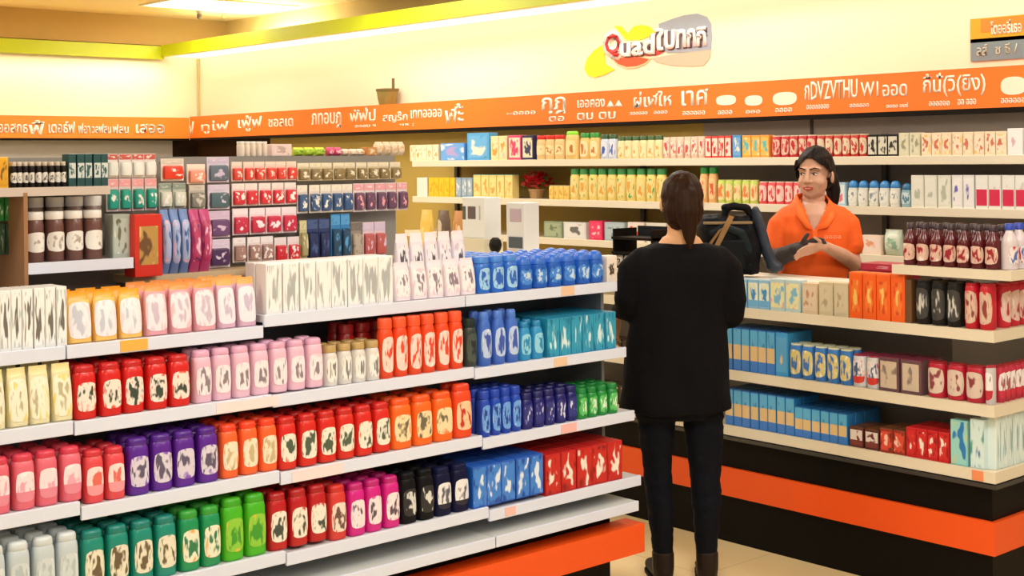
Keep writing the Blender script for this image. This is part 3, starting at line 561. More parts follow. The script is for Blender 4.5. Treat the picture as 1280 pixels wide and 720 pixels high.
std(2.739, 2.836, 3, 1.724, 1.7002, 3.990, bg_('f2dcc8', lab('f4e4d0', 'e0a080', None)), 'snack_bag', 'bag', 'pale peach bag', 'top of peg panel', 0.040)
std(2.839, 2.885, 1, 1.730, 1.7002, 3.990, bx('c88a4c', lab('d49a5c', 'f0dcc0', None)), 'snack_box', 'box', 'tan brown box', 'top of peg panel', 0.040)
std(2.889, 3.015, 4, 1.750, 1.7002, 3.990, bg_('f1dcbc', lab('f3e2c6', 'e4b890', None)), 'snack_bag', 'bag', 'cream and tan bag', 'top of peg panel', 0.040)
std(1.457, 1.489, 1, 1.702, 1.6122, 3.830, bx('e8b020', lab('e0a418', '7c5a18', None)), 'tea_box', 'box', 'yellow box', "gondola's small high shelf", 0.050)
std(1.493, 1.660, 9, 1.688, 1.6122, 3.830, bot('2c2826', 'cfc4b4', lab('e6e2da', '57504a', None, 3, .58), 'jar'), 'cosmetic_jar', 'jar', 'small dark jar with white label', "gondola's small high shelf", 0.040)
std(1.663, 1.786, 5, 1.710, 1.6122, 3.830, bx('1e4a4a', lab('d0d8d6', '2c5a58', None, 3, .52), None, .45), 'hair_dye_box', 'box', 'dark green hair dye box', "gondola's small high shelf", 0.050)
std(1.484, 1.532, 3, 1.585, 1.5181, 3.900, bx('2c8c3c', lab('3a9a44', 'cfe4cc', '1c6a2c', 3, .58)), 'hair_dye_box', 'box', 'bright green box', 'shelf below the high shelf', 0.050)
std(1.484, 1.521, 2, 1.511, 1.4212, 3.900, bx('2e4c34', lab('34563a', '9ab49c', '223c28', 3, .6)), 'hair_dye_box', 'box', 'dark olive green box', 'outermost rack shelf', 0.050)
std(1.539, 1.776, 4, 1.543, 1.3973, 3.830, bot('6e4a44', 'f2efec', lab('f0eeea', 'b4a8a0', None, 3, .6), 'jar'), 'vitamin_jar', 'jar', 'brown jar with white cap and label', 'middle rack shelf', 0.060)
std(1.567, 1.809, 4, 1.583, 1.3973, 3.900, bot('8c7468', 'f2eeea', None, 'jar'), 'vitamin_jar', 'jar', 'taller brown jar behind the front ones', 'middle rack shelf', 0.050)
std(1.796, 1.855, 1, 1.528, 1.3973, 3.830, bx('a9b4ac', lab('b8c4bc', '6c6a54', 'e8e4d0', 2.5, .56)), 'soap_box', 'box', 'grey green box beside the red box', 'middle rack shelf', 0.060)
std(1.849, 1.947, 1, 1.526, 1.3382, 3.800, bx('cf2c1c', lab('b8904c', '6a4a2c', 'd8b878', 2.4, .52), None, .62, .68), 'gift_box', 'box', 'large red box with tan picture panel', 'upper rack ledge', 0.070)
std(1.960, 2.055, 3, 1.537, 1.3382, 3.820, bg_('6f8ec8', lab('a8bce4', '3c5ca4', 'f0b8cc', 2.4, .56)), 'wipes_pack', 'pack', 'blue lilac soft pack', 'upper rack ledge', 0.070)
std(2.055, 2.133, 2, 1.534, 1.3382, 3.820, bg_('c04a84', lab('b83c6c', 'e8c0dc', '3c2c6c', 2.4, .56)), 'wipes_pack', 'pack', 'magenta purple soft pack', 'upper rack ledge', 0.070)
cards(1.808, 1.975, 4, 1.710, 1.6369, 'e9dcd6', lab('e8ecea', 'f2f0ec', None, 3, .57), lab('c8584c', 'e9dcd6', None, 3, .6), 'hanging_pack', 'hanging pack', 'red topped white pack', 'upper row beside high shelf', 3.90); pegs(1.808, 1.975, 4, 1.700, 3.90)
cards(1.808, 1.975, 4, 1.634, 1.5346, 'eccfd0', lab('1fa08c', 'f2f0ec', None, 3, .57), lab('f0a4a8', 'eccfd0', None, 3, .6), 'hanging_pack', 'hanging pack', 'pink and teal pack', 'lower row beside high shelf', 3.90); pegs(1.808, 1.975, 4, 1.624, 3.90)
cards(1.989, 2.071, 1, 1.694, 1.6246, 'f0e4d8', lab('e03c20', 'f2f0ec', None, 3, .57), lab('d8d0c4', 'f0e4d8', None, 3, .6), 'hanging_pack', 'hanging pack', 'white card with red foot', 'between the peg racks', 3.90); pegs(1.989, 2.071, 1, 1.684, 3.90)
cards(1.983, 2.076, 2, 1.617, 1.5375, 'b8c0b4', lab('d8dcd0', 'f2f0ec', None, 3, .57), lab('8c9c90', 'b8c0b4', None, 3, .6), 'hanging_pack', 'hanging pack', 'grey green pack', 'between the peg racks', 3.90); pegs(1.983, 2.076, 2, 1.607, 3.90)

# ------------------------------------------------------------------ packs on the counter's shelves and on the wall shelving
C1, C2, C3, C4 = "counter's top shelf", "counter's middle shelf", "counter's lowest shelf", "raised counter shelf"
W1, W2, W3 = "wall's upper shelf", "wall's second shelf", "wall's third shelf"
def gB(z, fr, y0, y1, n, h, parts_fn, name, cat, desc, place, rows=1, d=.05, wf=.94):
    return row('x', z, fr, y0, y1, n, parts_fn((y0-y1)/n*wf, d, h), name, cat, desc, place, d, rows)
gB(0.5152, 4.630, 3.843, 3.470, 8, 0.155, bx('2c80c4', lab('5cb0dc', '3888c4', None, 2.6, .60, (1, 1, 1), (('dfc08a', .62), ('3f7ccc', .26))), '1f62a4', .97, .9), 'noodle_box', 'carton', 'tall blue carton with tan panel', C3, 3, 0.055)
gB(0.5152, 4.630, 3.474, 3.210, 6, 0.124, bx('2c80c4', lab('5cb0dc', '3888c4', None, 2.6, .60, (1, 1, 1), (('dfc08a', .62), ('3f7ccc', .26))), '1f62a4', .97, .9), 'noodle_box', 'carton', 'low blue carton with tan panel', C3, 4, 0.055)
gB(0.5152, 4.630, 3.203, 3.065, 2, 0.078, bx('5a2a26', lab('e0d4cc', '6c2c2c', None, 2.6, .55, (1, 1, 1), ('7c3a34', .35)), '6e4428'), 'biscuit_box', 'carton', 'brown and white carton', C3, 2, 0.070)
gB(0.5152, 4.630, 3.061, 2.946, 2, 0.093, bx('9c3222', lab('d84a34', 'f0c8b4', '6c3424', 2.6, .57), '6e4428'), 'biscuit_box', 'carton', 'low brown red carton', C3, 2, 0.070)
gB(0.5152, 4.630, 2.946, 2.757, 4, 0.115, bx('c81c20', lab('d02a28', 'efe6d8', '941418', 2.6, .56)), 'biscuit_box', 'carton', 'scarlet carton', C3, 3, 0.055)
gB(0.5152, 4.630, 2.754, 2.678, 1, 0.170, bx('8fd0cc', lab('9ad8d0', '2c7cc0', 'e8c840', 2.2, .54), None, .94, .94), 'magazine', 'magazine', 'teal and blue magazine pack', C3, 1, 0.040)
gB(0.5152, 4.630, 2.674, 2.613, 1, 0.184, bx('cfe4e6', lab('d4ecec', '3c70a8', '4c9c8c', 2.2, .54), None, .94, .94), 'magazine', 'magazine', 'pale magazine pack with blue print', C3, 1, 0.040)
gB(0.7572, 4.630, 3.843, 3.569, 6, 0.182, bx('2c80c4', lab('5cb0dc', '3888c4', None, 2.6, .60, (1, 1, 1), (('dfc08a', .62), ('3f7ccc', .26))), '1f62a4', .97, .9), 'milk_carton', 'carton', 'tall blue carton', C2, 3, 0.055)
gB(0.7572, 4.630, 3.569, 3.503, 1, 0.183, bx('3f9cd8', lab('58a8dc', 'e0c088', None, 2.4, .57), '1f5ea0'), 'milk_carton', 'carton', 'single sky blue carton', C2, 3, 0.055)
gB(0.7572, 4.630, 3.503, 3.195, 5, 0.144, bot('3a7cc8', 'd8dcc0', lab('d8c880', '3c74c0', 'e8eedc', 3, .53), 'can', .3), 'drink_can', 'can', 'blue and yellow can', C2, 2, 0.050)
gB(0.7572, 4.630, 3.195, 3.068, 2, 0.130, bot('d8d8dc', '9c3050', lab('e8e6e8', '4a5c8c', 'd83c34', 3, .55, (1, 1, 1), ('d0342c', .3)), 'can', .3), 'drink_can', 'can', 'white and red can', C2, 2, 0.055)
gB(0.7572, 4.630, 3.065, 2.869, 2, 0.131, bx('6a4a50', lab('d0bea8', '8c7c74', None, 2.4, .56), '7c3048', .8, .8), 'coffee_box', 'box', 'grey brown box with beige panel', C2, 2, 0.070)
gB(0.7572, 4.630, 2.859, 2.619, 3, 0.137, bot('b81c34', 'a0182c', lab('d8c4b4', '8c3c44', None, 2.6, .56), 'can', .3), 'drink_can', 'can', 'crimson can with beige label', C2, 1, 0.060)
gB(0.7572, 4.630, 2.616, 2.584, 1, 0.143, bot('cfc8cc', 'b83048', lab('ece8ea', '6c4c54', None, 2.6, .56, (1, 1, 1), ('c0283c', .35)), 'can', .3), 'drink_can', 'can', 'white can at shelf corner', C2, 1, 0.055)
gB(1.0322, 4.630, 3.834, 3.595, 4, 0.123, bx('8cc0e0', lab('e0e8c8', '3c8ccc', 'f0f0e8', 2.8, .53, (1, 1, 1), ('6cb0e0', .25)), 'cfe4ee'), 'milk_carton', 'carton', 'pale blue and yellow carton', C1, 1, 0.050)
gB(1.0322, 4.630, 3.595, 3.434, 2, 0.132, bx('b8d4d8', lab('e8e4b0', '7cb8d8', 'e8a0b0', 2.8, .53), 'd8e8e8'), 'milk_carton', 'carton', 'pastel printed carton', C1, 1, 0.050)
gB(1.0322, 4.630, 3.430, 3.350, 1, 0.126, bx('d8c0a0', lab('dccab0', 'c08c70', None, 2.4, .58)), 'cracker_box', 'box', 'beige box with pinkish print', C1, 1, 0.055)
gB(1.0322, 4.630, 3.346, 3.203, 2, 0.136, bx('cfc4a4', lab('d4c8ac', 'b0a484', None, 2.4, .58)), 'cracker_box', 'box', 'plain beige box', C1, 1, 0.055)
gB(1.0322, 4.630, 3.199, 2.943, 4, 0.181, bx('f0641c', lab('ee7a30', 'f4c468', 'd84c14', 2.4, .57), 'f4701c', .7, .62), 'cereal_box', 'box', 'orange box with yellow emblem', C1, 1, 0.060)
gB(1.0322, 4.630, 2.939, 2.911, 1, 0.167, bx('6c4a2c', None), 'thin_box', 'box', 'thin brown box beside orange boxes', C1, 1, 0.060)
gB(1.0322, 4.630, 2.907, 2.710, 3, 0.168, bot('262422', '2e2c2a', lab('3c3a36', 'cfcdc6', None, 2.4, .55, (1.5, 1, .8)), 'can', .35), 'coffee_tin', 'tin', 'tall black tin', C1, 2, 0.065)
gB(1.0322, 4.630, 2.701, 2.584, 2, 0.170, bot('c81a2c', 'b81424', lab('d8b8a4', '8c3c34', 'd02430', 2.4, .53), 'can', .35), 'coffee_tin', 'tin', 'tall red tin', C1, 1, 0.070)
gB(1.2562, 4.635, 2.964, 2.561, 7, 0.164, bot('5c1a1e', '3a2a30', lab('dcb8a8', '9c1c28', 'efe6dc', 2.6, .52, (1, 1, 1)), 'drink', .2), 'drink_bottle', 'bottle', 'dark red brown drink bottle', C4, 2, 0.060)
gB(1.6772, 6.070, 7.339, 7.089, 1, 0.191, bx('58a8e0', lab('6ab4e8', 'e8ecd8', '2c8cb0', 2.2, .55)), 'diaper_pack', 'pack', 'wide blue and white pack', W1, 1, 0.080)
gB(1.6772, 6.070, 7.081, 6.906, 2, 0.165, bx('e8dca0', lab('ece0b0', 'd8a040', 'f0c0c0', 2.4, .55)), 'snack_box', 'box', 'cream and yellow box', W1, 1, 0.060)
gB(1.6772, 6.070, 6.898, 6.769, 1, 0.167, bx('e0507c', lab('e8e0c8', 'd84870', None, 2.4, .5)), 'snack_box', 'box', 'pink topped box', W1, 1, 0.060)
gB(1.6772, 6.070, 6.761, 6.642, 1, 0.164, bx('2c3058', lab('e8dcb8', '343860', None, 2.4, .5)), 'snack_box', 'box', 'navy topped box', W1, 1, 0.060)
gB(1.6772, 6.070, 6.634, 6.366, 3, 0.160, bot('e8c88c', 'd42c24', lab('f0dca8', 'c88844', None, 2.4, .56), 'jar'), 'sauce_jar', 'jar', 'red capped yellow jar', W1, 1, 0.050)
gB(1.6772, 6.070, 6.358, 6.233, 1, 0.182, bot('e8c478', '8ae030', lab('f0d89c', 'b86c34', None, 2.4, .56), 'shampoo'), 'sauce_bottle', 'bottle', 'bottle with bright lime cap', W1, 1, 0.050)
gB(1.6772, 6.070, 6.225, 6.045, 2, 0.168, bot('e8c070', '2c8c30', lab('f4e0b0', 'c87834', None, 2.4, .56), 'slim'), 'sauce_bottle', 'bottle', 'green capped amber bottle', W1, 1, 0.050)
gB(1.6772, 6.070, 6.038, 5.892, 2, 0.155, bot('c8d0e0', '28502c', lab('dce0ea', '3c5cac', None, 2.4, .54), 'slim'), 'sauce_bottle', 'bottle', 'blue labelled bottle with green cap', W1, 1, 0.050)
gB(1.6772, 6.070, 5.885, 5.512, 6, 0.139, bot('ead8a0', '3c5c34', lab('f0e0b0', 'd8a040', None, 2.4, .56), 'slim'), 'sauce_bottle', 'bottle', 'cream bottle with dark green cap', W1, 1, 0.045)
gB(1.6772, 6.070, 5.506, 5.175, 6, 0.128, bot('eec8b0', 'e8dcc8', lab('f0dcc4', 'd84c50', 'c070a0', 2.4, .54), 'can'), 'yogurt_cup', 'cup', 'pink and cream cup', W1, 1, 0.045)
gB(1.6772, 6.070, 5.169, 4.973, 4, 0.127, bx('d84038', lab('ecd8c8', 'd02c2c', None, 2.6, .53)), 'stock_box', 'box', 'red and white box', W1, 1, 0.050)
gB(1.6772, 6.070, 4.968, 4.904, 1, 0.129, bx('4c90c8', lab('6ca8d8', 'e8e0c8', None, 2.6, .53)), 'stock_box', 'box', 'slim blue box', W1, 1, 0.050)
gB(1.6772, 6.070, 4.898, 4.702, 3, 0.126, bx('f0a040', lab('f0b850', '60b8b8', 'f0e0b0', 2.6, .53)), 'stock_box', 'box', 'orange and turquoise box', W1, 1, 0.050)
gB(1.6772, 6.070, 4.696, 4.402, 5, 0.121, bot('c83038', 'e8d8c0', lab('e8c8b0', 'c42830', None, 2.8, .5), 'can'), 'soup_can', 'can', 'red spotted can', W1, 1, 0.050)
gB(1.6772, 6.070, 4.397, 4.076, 6, 0.119, bot('c8382c', 'dccca8', lab('e4d4b4', 'c83028', None, 2.8, .54), 'can'), 'soup_can', 'can', 'red and beige can', W1, 1, 0.050)
gB(1.6772, 6.070, 4.071, 3.890, 3, 0.114, bx('2c2c2a', lab('d8d4c0', '2a2a28', None, 2.8, .52)), 'tea_box', 'box', 'black and cream box', W1, 1, 0.050)
gB(1.6772, 6.070, 3.886, 3.762, 2, 0.119, bx('d8d4b4', lab('dcd8bc', '9c9c7c', None, 2.6, .55)), 'tea_box', 'box', 'pale olive box', W1, 1, 0.050)
gB(1.6772, 6.070, 3.757, 3.297, 8, 0.116, bx('ecd8b8', lab('f0e0c4', 'd07050', 'e8c060', 2.6, .54)), 'tea_box', 'box', 'cream box with red print', W1, 1, 0.050)
gB(1.6772, 6.070, 3.293, 3.129, 2, 0.128, bx('efe8e6', lab('f2ecea', 'd8b0b4', None, 2.2, .6)), 'diaper_pack', 'pack', 'tall white pack', W1, 1, 0.070)
gB(1.4182, 6.070, 7.917, 7.784, 1, 0.138, bx('e8e4d8', None), 'tissue_box', 'box', 'plain white box', W2, 1, 0.070)
gB(1.4182, 6.070, 7.775, 7.472, 5, 0.139, bx('e8c020', lab('ecc830', 'd8a818', None)), 'snack_box', 'box', 'bright yellow box', W2, 1, 0.060)
gB(1.4182, 6.070, 7.463, 7.278, 3, 0.139, bx('8ca4b8', lab('a0b4c4', 'e0e4e4', None)), 'snack_box', 'box', 'grey blue box', W2, 1, 0.060)
gB(1.4182, 6.070, 7.269, 6.857, 5, 0.157, bx('e8d080', lab('f0dc90', 'd8a858', None, 2.4, .56), '7cc8c4'), 'snack_box', 'box', 'yellow box with turquoise lid', W2, 1, 0.060)
gB(1.4182, 6.070, 6.510, 6.321, 4, 0.091, bot('ecc860', 'e8d8a0', lab('f0d070', 'd8a040', None), 'can'), 'soup_can', 'can', 'short yellow can', W2, 1, 0.050)
gB(1.4182, 6.070, 6.314, 5.486, 10, 0.199, bot('ecd478', '2f9448', lab('f0d890', 'e0a040', '3c9c50', 2.4, .54), 'slim'), 'juice_bottle', 'bottle', 'yellow bottle with green cap', W2, 1, 0.050)
gB(1.4182, 6.070, 5.224, 5.097, 2, 0.207, bot('e8b070', '1c9434', lab('f0c890', 'd85c34', None), 'slim'), 'juice_bottle', 'bottle', 'amber bottle with vivid green cap', W2, 1, 0.050)
gB(1.4182, 6.070, 5.091, 4.796, 5, 0.134, bot('c8d860', 'd8e088', lab('f0d8a0', 'e8803c', 'a8d040', 2.6, .53), 'can'), 'soup_can', 'can', 'lime and orange can', W2, 1, 0.050)
gB(1.4182, 6.070, 4.791, 4.496, 5, 0.126, bot('e85058', 'f0d8c8', lab('f2d0c4', 'e03c44', None, 2.6, .53), 'can'), 'soup_can', 'can', 'pinkish red can', W2, 1, 0.050)
gB(1.4182, 6.070, 4.491, 4.209, 4, 0.124, bx('a8c8d8', lab('e0e8e8', 'e0707c', None, 2.6, .53)), 'stock_box', 'box', 'pale blue and pink box', W2, 1, 0.050)
gB(1.4182, 6.070, 4.204, 3.890, 5, 0.134, bot('dcdcd0', '3c88c8', lab('e8e8dc', '8c98a4', None, 2.4, .56), 'dome'), 'pill_bottle', 'bottle', 'white bottle with blue cap', W2, 1, 0.050)
gB(1.4182, 6.070, 3.886, 3.821, 1, 0.122, bot('8cb0bc', '2c6c94', lab('c8d8dc', '4c7c94', None), 'dome'), 'pill_bottle', 'bottle', 'single teal bottle', W2, 1, 0.050)
gB(1.4182, 6.070, 3.816, 3.593, 3, 0.163, bx('dcdccc', lab('e4e4d6', 'b4bca8', None, 2.4, .57)), 'milk_box', 'box', 'tall greyish white box', W2, 1, 0.060)
gB(1.4182, 6.070, 3.588, 3.468, 2, 0.164, bx('e4e4e0', lab('eceae6', '6c68b0', None, 2.4, .6)), 'milk_box', 'box', 'white box with violet mark', W2, 1, 0.060)
gB(1.4182, 6.070, 3.463, 3.188, 4, 0.164, bx('e4e4dc', lab('e8e8e0', 'd0ccc0', None, 2.6, .6, (1, 1, 1), ('d42c50', .6))), 'milk_box', 'box', 'white box with crimson lower half', W2, 1, 0.060)
gB(1.1682, 6.070, 6.556, 6.373, 1, 0.106, bx('8c9c7c', lab('a4b090', '6c7c60', None)), 'tissue_box', 'box', 'grey green box', W3, 1, 0.080)
gB(1.1682, 6.070, 6.366, 6.153, 1, 0.106, bx('dcdcd8', lab('e4e2de', '6c6c68', None, 2.4, .58)), 'tissue_box', 'box', 'wide white box', W3, 1, 0.080)
gB(1.1682, 6.070, 6.131, 6.010, 1, 0.121, bx('e0305c', lab('e8446c', 'f4c8d0', None)), 'tissue_box', 'box', 'bright crimson box', W3, 1, 0.080)
gB(1.1682, 6.070, 5.996, 5.816, 1, 0.116, bx('a8b8bc', lab('b4c4c8', '8098a0', None)), 'tissue_box', 'box', 'grey blue box', W3, 1, 0.080)
gB(1.1682, 6.070, 5.796, 5.655, 1, 0.121, bx('e8d8cc', lab('ecdcd0', 'd84c3c', None, 2.4, .52)), 'tissue_box', 'box', 'white and red box', W3, 1, 0.080)
gB(1.1682, 6.070, 5.642, 5.473, 1, 0.121, bx('dcd4c4', lab('e0dacc', '3c3832', None, 2.4, .54)), 'tissue_box', 'box', 'white box with black print', W3, 1, 0.080)
gB(1.1682, 6.070, 4.110, 3.994, 1, 0.101, bx('f0d8c4', lab('f0dccc', 'e8a078', None)), 'snack_box', 'box', 'cream box behind the cashier', W3, 1, 0.060)
gB(1.1682, 6.070, 3.989, 3.881, 1, 0.134, bg_('c4d0b8', lab('d4dcc8', '8cb494', None)), 'snack_bag', 'bag', 'pale green bag', W3, 1, 0.060)
gB(1.6772, 6.07, 7.994, 7.654, 5, 0.117, bx('ece0b8', lab('f0e6c8', 'c8a860', 'e0b890', 2.6, .55)), 'snack_box', 'box', 'cream and tan box', W1, 1, 0.060)
gB(1.6772, 6.07, 7.644, 7.348, 1, 0.124, bx('5c9ce0', lab('6aa8e8', 'b0a0d8', 'e0e8f0', 2.2, .52), None, .9, .95), 'diaper_pack', 'pack', 'wide blue and lilac pack', W1, 1, 0.070)
# packs facing outwards round the counter's open end
EN = "end of the counter"
def gE(z, fr, x0, x1, n, h, fn, name, cat, desc, place, d=.05, rows=1):
    return row('y', z, fr, x0, x1, n, fn((x1-x0)/n*.9, d, h), name, cat, desc, place, d, rows)
gE(.5152, 2.58, 4.655, 5.0055, 8, .20, bx('dff0ee', lab('e4f2f0', '86b0b8', 'c4e0e0', 2.2, .57, (2, 1, .6)), None, .94, .9), 'toothbrush_pack', 'pack', 'mint white narrow pack', "lowest shelf round the "+EN, .06)
gE(.7572, 2.58, 4.70, 4.9431, 6, .135, bot('c02c44', 'b02038', lab('ece4e4', 'a0585c', None, 2.6, .57, (1, 1, 1), ('cc2a40', .3)), 'can', .3), 'drink_can', 'can', 'red and white can', "middle shelf round the "+EN, .055)
gE(1.0322, 2.58, 4.73, 5.0055, 4, .165, bot('d02034', 'c01c30', lab('e4c4b8', 'b02c38', 'f0e4dc', 2.2, .53), 'can', .35), 'coffee_tin', 'tin', 'large red tin', "top shelf round the "+EN, .08)
gE(1.2562, 2.51, 4.66, 4.8697, 3, .17, bot('d8ccd0', '2c48b4', lab('e8e0e0', '5c6cb4', 'c02c3c', 2.4, .54), 'drink', .2), 'drink_bottle', 'bottle', 'pale bottle with blue cap', "raised shelf round the "+EN, .06)
# flat red cartons lying behind the raised shelf
for i in range(3):
    o = spawn(P_box(.20, .12, .03, 'a8243c', lab('b83048', 'd89aa4', None, 2.4, .6), .7), 'flat_box', 'box', ['bottom', 'middle', 'topmost'][i]+' flat crimson box stacked on worktop beside the cashier', 'flat crimson boxes', (4.82, 3.13, 1.1502+i*.0315), -PI/2)
# stuff beyond the customer on the counter
def reg():
    pass
# ------------------------------------------------------------------ devices on the far stretch of the counter
def devbox(name, cat, label, y, x, w_, d, h, z, parts):
    o = empty(name, (x, y, z), -PI/2); tag(o, label, cat)
    for nm, a_, m_ in parts: link(nm, B(*a_, bev=.003), m_, o)
    return o
XR = 4.87
y = 5.7490
devbox('photo_kiosk', 'machine', 'white machine with small dark screen standing beyond the gondola', y, XR, 0, 0, 0, 1.1505, [('body', (-.095, .095, -.07, .05, .10, .325), mat('e2e6e6', .4)), ('base', (-.10, .10, -.075, .06, 0, .10), mat('d9d2ba', .4)), ('screen', (-.045, .02, -.074, -.068, .205, .275), mat('6a5c60', .3)), ('button', (-.09, -.065, -.074, -.068, .20, .275), mat('58605e', .3)), ('slot', (.05, .06, -.074, -.068, .2, .28), mat('b8bcc0', .3))])
y = 5.3984
devbox('coin_machine', 'machine', 'light grey machine with dark lower panel next to blue bottles', y, XR, 0, 0, 0, 1.1505, [('body', (-.075, .065, -.07, .04, 0, .30), mat('dadde0', .4)), ('paper', (-.045, .045, -.074, -.068, .20, .27), mat('b9a8b8', .4)), ('panel', (-.055, .055, -.075, -.068, .06, .12), mat('4c5660', .4)), ('lower_panel', (-.06, .06, -.074, -.068, .0, .055), mat('cfc0b4', .4))])
o = empty('round_speaker', (4.80, 5.565, 1.1505)); tag(o, 'small round black speaker standing between the two white machines', 'speaker')
link('ball', loft(bmesh.new(), [(0, 0, .03, .02, .02), (0, 0, .045, .03, .03), (0, 0, .07, .036, .036), (0, 0, .095, .03, .03), (0, 0, .11, .015, .015)], 16), mat('1c1a18', .4), o, smooth=True)
link('foot', loft(bmesh.new(), [(0, 0, 0, .025, .025), (0, 0, .008, .025, .025), (0, 0, .03, .015, .015), (0, 0, .034, .015, .015)], 16), mat('2a2826', .4), o)
# goods heap of brown and cream bags by the kiosk
for i, (px, z, c, c2, lb) in enumerate([(6.3298, 1.1505, 'f0c860', 'f4dc98', 'yellow snack bag standing behind the tall lilac pouches'), (6.1715, 1.1505, '6c5a4c', 'd8c8b0', 'brown and grey snack bag standing behind the tall lilac pouches'), (6.0251, 1.1505, 'c88c54', 'f0d8b0', 'tan snack bag beside the white machine with small screen')]):
    spawn(P_bag(.10, .05, .24, c, lab(c, c2, None, 2.4, .54)), 'snack_bag', 'bag', lb, 'snack bags on the counter', (4.93, px, z), -PI/2)
# red flowering plant on the wall shelf
o = empty('poinsettia', (6.22, 6.7760, 1.4185)); tag(o, 'bushy red flowering plant in a small pot on the wall shelf', 'plant')
link('pot', loft(bmesh.new(), [(0, 0, 0, .045, .045), (0, 0, .05, .055, .055), (0, 0, .052, .06, .06), (0, 0, .062, .06, .06)], 16), mat('c9a070', .5), o)
bm = bmesh.new(); bg2 = bmesh.new(); rr = random.Random(3)
for i in range(230):
    a_ = rr.uniform(0, 2*PI); e_ = rr.uniform(.0, 1.35); R_ = .088*rr.uniform(.75, 1.05)
    p = Vector((math.cos(a_)*math.cos(e_)*R_, math.sin(a_)*math.cos(e_)*R_, .075+math.sin(e_)*R_*1.0))
    t = Vector((rr.uniform(-1, 1), rr.uniform(-1, 1), rr.uniform(-.3, 1))).normalized(); s = t.cross(Vector((.3, .5, .8))).normalized()
    tgt = bm if rr.random() < .78 else bg2; L_ = .042
    v = [tgt.verts.new(p), tgt.verts.new(p+t*L_*.5+s*.014), tgt.verts.new(p+t*L_), tgt.verts.new(p+t*L_*.5-s*.014)]; tgt.faces.new(v)
link('red_bracts', bm, mat('d01c28', .5), o); link('leaves', bg2, mat('4c7c3c', .5), o)
link('stem', loft(bmesh.new(), [(0, 0, .06, .012, .012), (0, 0, .16, .01, .01)], 8), mat('5c7c3c', .5), o)
# black wire display rack on the counter behind the customer
ry = 4.4931
o = empty('counter_rack', (4.80, ry, 1.1505), -PI/2); tag(o, 'black countertop display rack just beyond the customer in black', 'rack')
bm = bmesh.new(); box(bm, -.13, .13, -.06, .10, .0, .012); link('base', bm, BLK, o)
for z in (.07, .14): link('tray', B(-.13, .13, -.07, .10, z, z+.012), BLK, o)
for q_ in (-.13, .12): link('side_frame', B(q_, q_+.01, -.06, .10, 0, .19), BLK, o)
link('header', B(-.10, .13, .085, .10, .14, .20), mat('23262a', .4), o)
f_ = None
for k in range(5):
    lb_ = 'small white and brown packet, %s from left, low in the black counter rack' % ORD[k]; loc_ = (4.76, ry+.10-k*.05, 1.1626)
    if f_ is None: f_ = spawn(P_bag(.04, .02, .05, 'e0d4c8', lab('e0d4c8', '3c2c28', None)), 'sweet_packet', 'packet', lb_, 'packets in the rack', loc_, -PI/2)
    else: dup(f_, loc_, -PI/2, lb_)
# small dark goods on the counter shelves seen past the end of the gondola
for zt, plc, n, ph in ((1.0322, "counter's top shelf", 8, .08), (.7572, "counter's middle shelf", 8, .07), (.5152, "counter's lowest shelf", 6, .09)):
    y0_, y1_ = 4.9305, 4.4107
    cc = {1.0322: ('a89878', '5c4c34', 'tan and brown packet'), .7572: ('3a2c20', 'c89450', 'dark packet with amber print'), .5152: ('3c3428', 'd8b890', 'brown packet')}[zt]
    gB(zt, 4.64, y0_, y1_, n, ph, bx(cc[0], lab(cc[0], cc[1], None, 2.6, .55)), 'chocolate_packet', 'packet', cc[2], plc, 1, .09)

# ------------------------------------------------------------------ people
_b = bmesh.new(); bmesh.ops.create_icosphere(_b, subdivisions=2, radius=1); ICO_V = [tuple(v.co) for v in _b.verts]; ICO_F = [tuple(v.index for v in f.verts) for f in _b.faces]; _b.free()
def cloud(prims, voxel, smooth=4):
    """one continuous skin grown round limbs (tapering paths), ellipsoids and lofts"""
    V = []; Fc = []
    def ball(c, r, rot=None):
        n0 = len(V)
        for q in ICO_V:
            p = Vector((q[0]*r[0], q[1]*r[1], q[2]*r[2]))
            if rot is not None: p = rot @ p
            V.append((p.x+c[0], p.y+c[1], p.z+c[2]))
        Fc.extend([(a+n0, b+n0, c_+n0) for a, b, c_ in ICO_F])
    lo = bmesh.new()
    for pr in prims:
        if pr[0] == 'e': ball(pr[1], pr[2], pr[3] if len(pr) > 3 else None)
        elif pr[0] == 'p':
            pts = pr[1]
            for (p0, r0), (p1, r1) in zip(pts, pts[1:]):
                p0, p1 = Vector(p0), Vector(p1); r0 = (r0,)*3 if isinstance(r0, (int, float)) else r0; r1 = (r1,)*3 if isinstance(r1, (int, float)) else r1
                n = max(1, int((p1-p0).length/(min(min(r0), min(r1))*.4)))
                for k in range(n+1):
                    t = k/n; ball(p0.lerp(p1, t), [r0[i]+(r1[i]-r0[i])*t for i in range(3)])
        elif pr[0] == 'l':
            loft(lo, pr[1], 28, pr[2] if len(pr) > 2 else 2.2)
    bmesh.ops.recalc_face_normals(lo, faces=lo.faces[:])
    lo.verts.index_update(); n0 = len(V); V.extend([tuple(v.co) for v in lo.verts]); Fc.extend([tuple(v.index+n0 for v in f.verts) for f in lo.faces]); lo.free()
    me = bpy.data.meshes.new('body'); me.from_pydata(V, [], Fc)
    o = bpy.data.objects.new('body', me); C.objects.link(o)
    rm = o.modifiers.new('r', 'REMESH'); rm.mode = 'VOXEL'; rm.voxel_size = voxel
    sm = o.modifiers.new('s', 'SMOOTH'); sm.factor = .5; sm.iterations = smooth
    dg = bpy.context.evaluated_depsgraph_get(); dg.update()
    out = bpy.data.meshes.new_from_object(o.evaluated_get(dg)); bpy.data.objects.remove(o); bpy.data.meshes.remove(me)
    return out
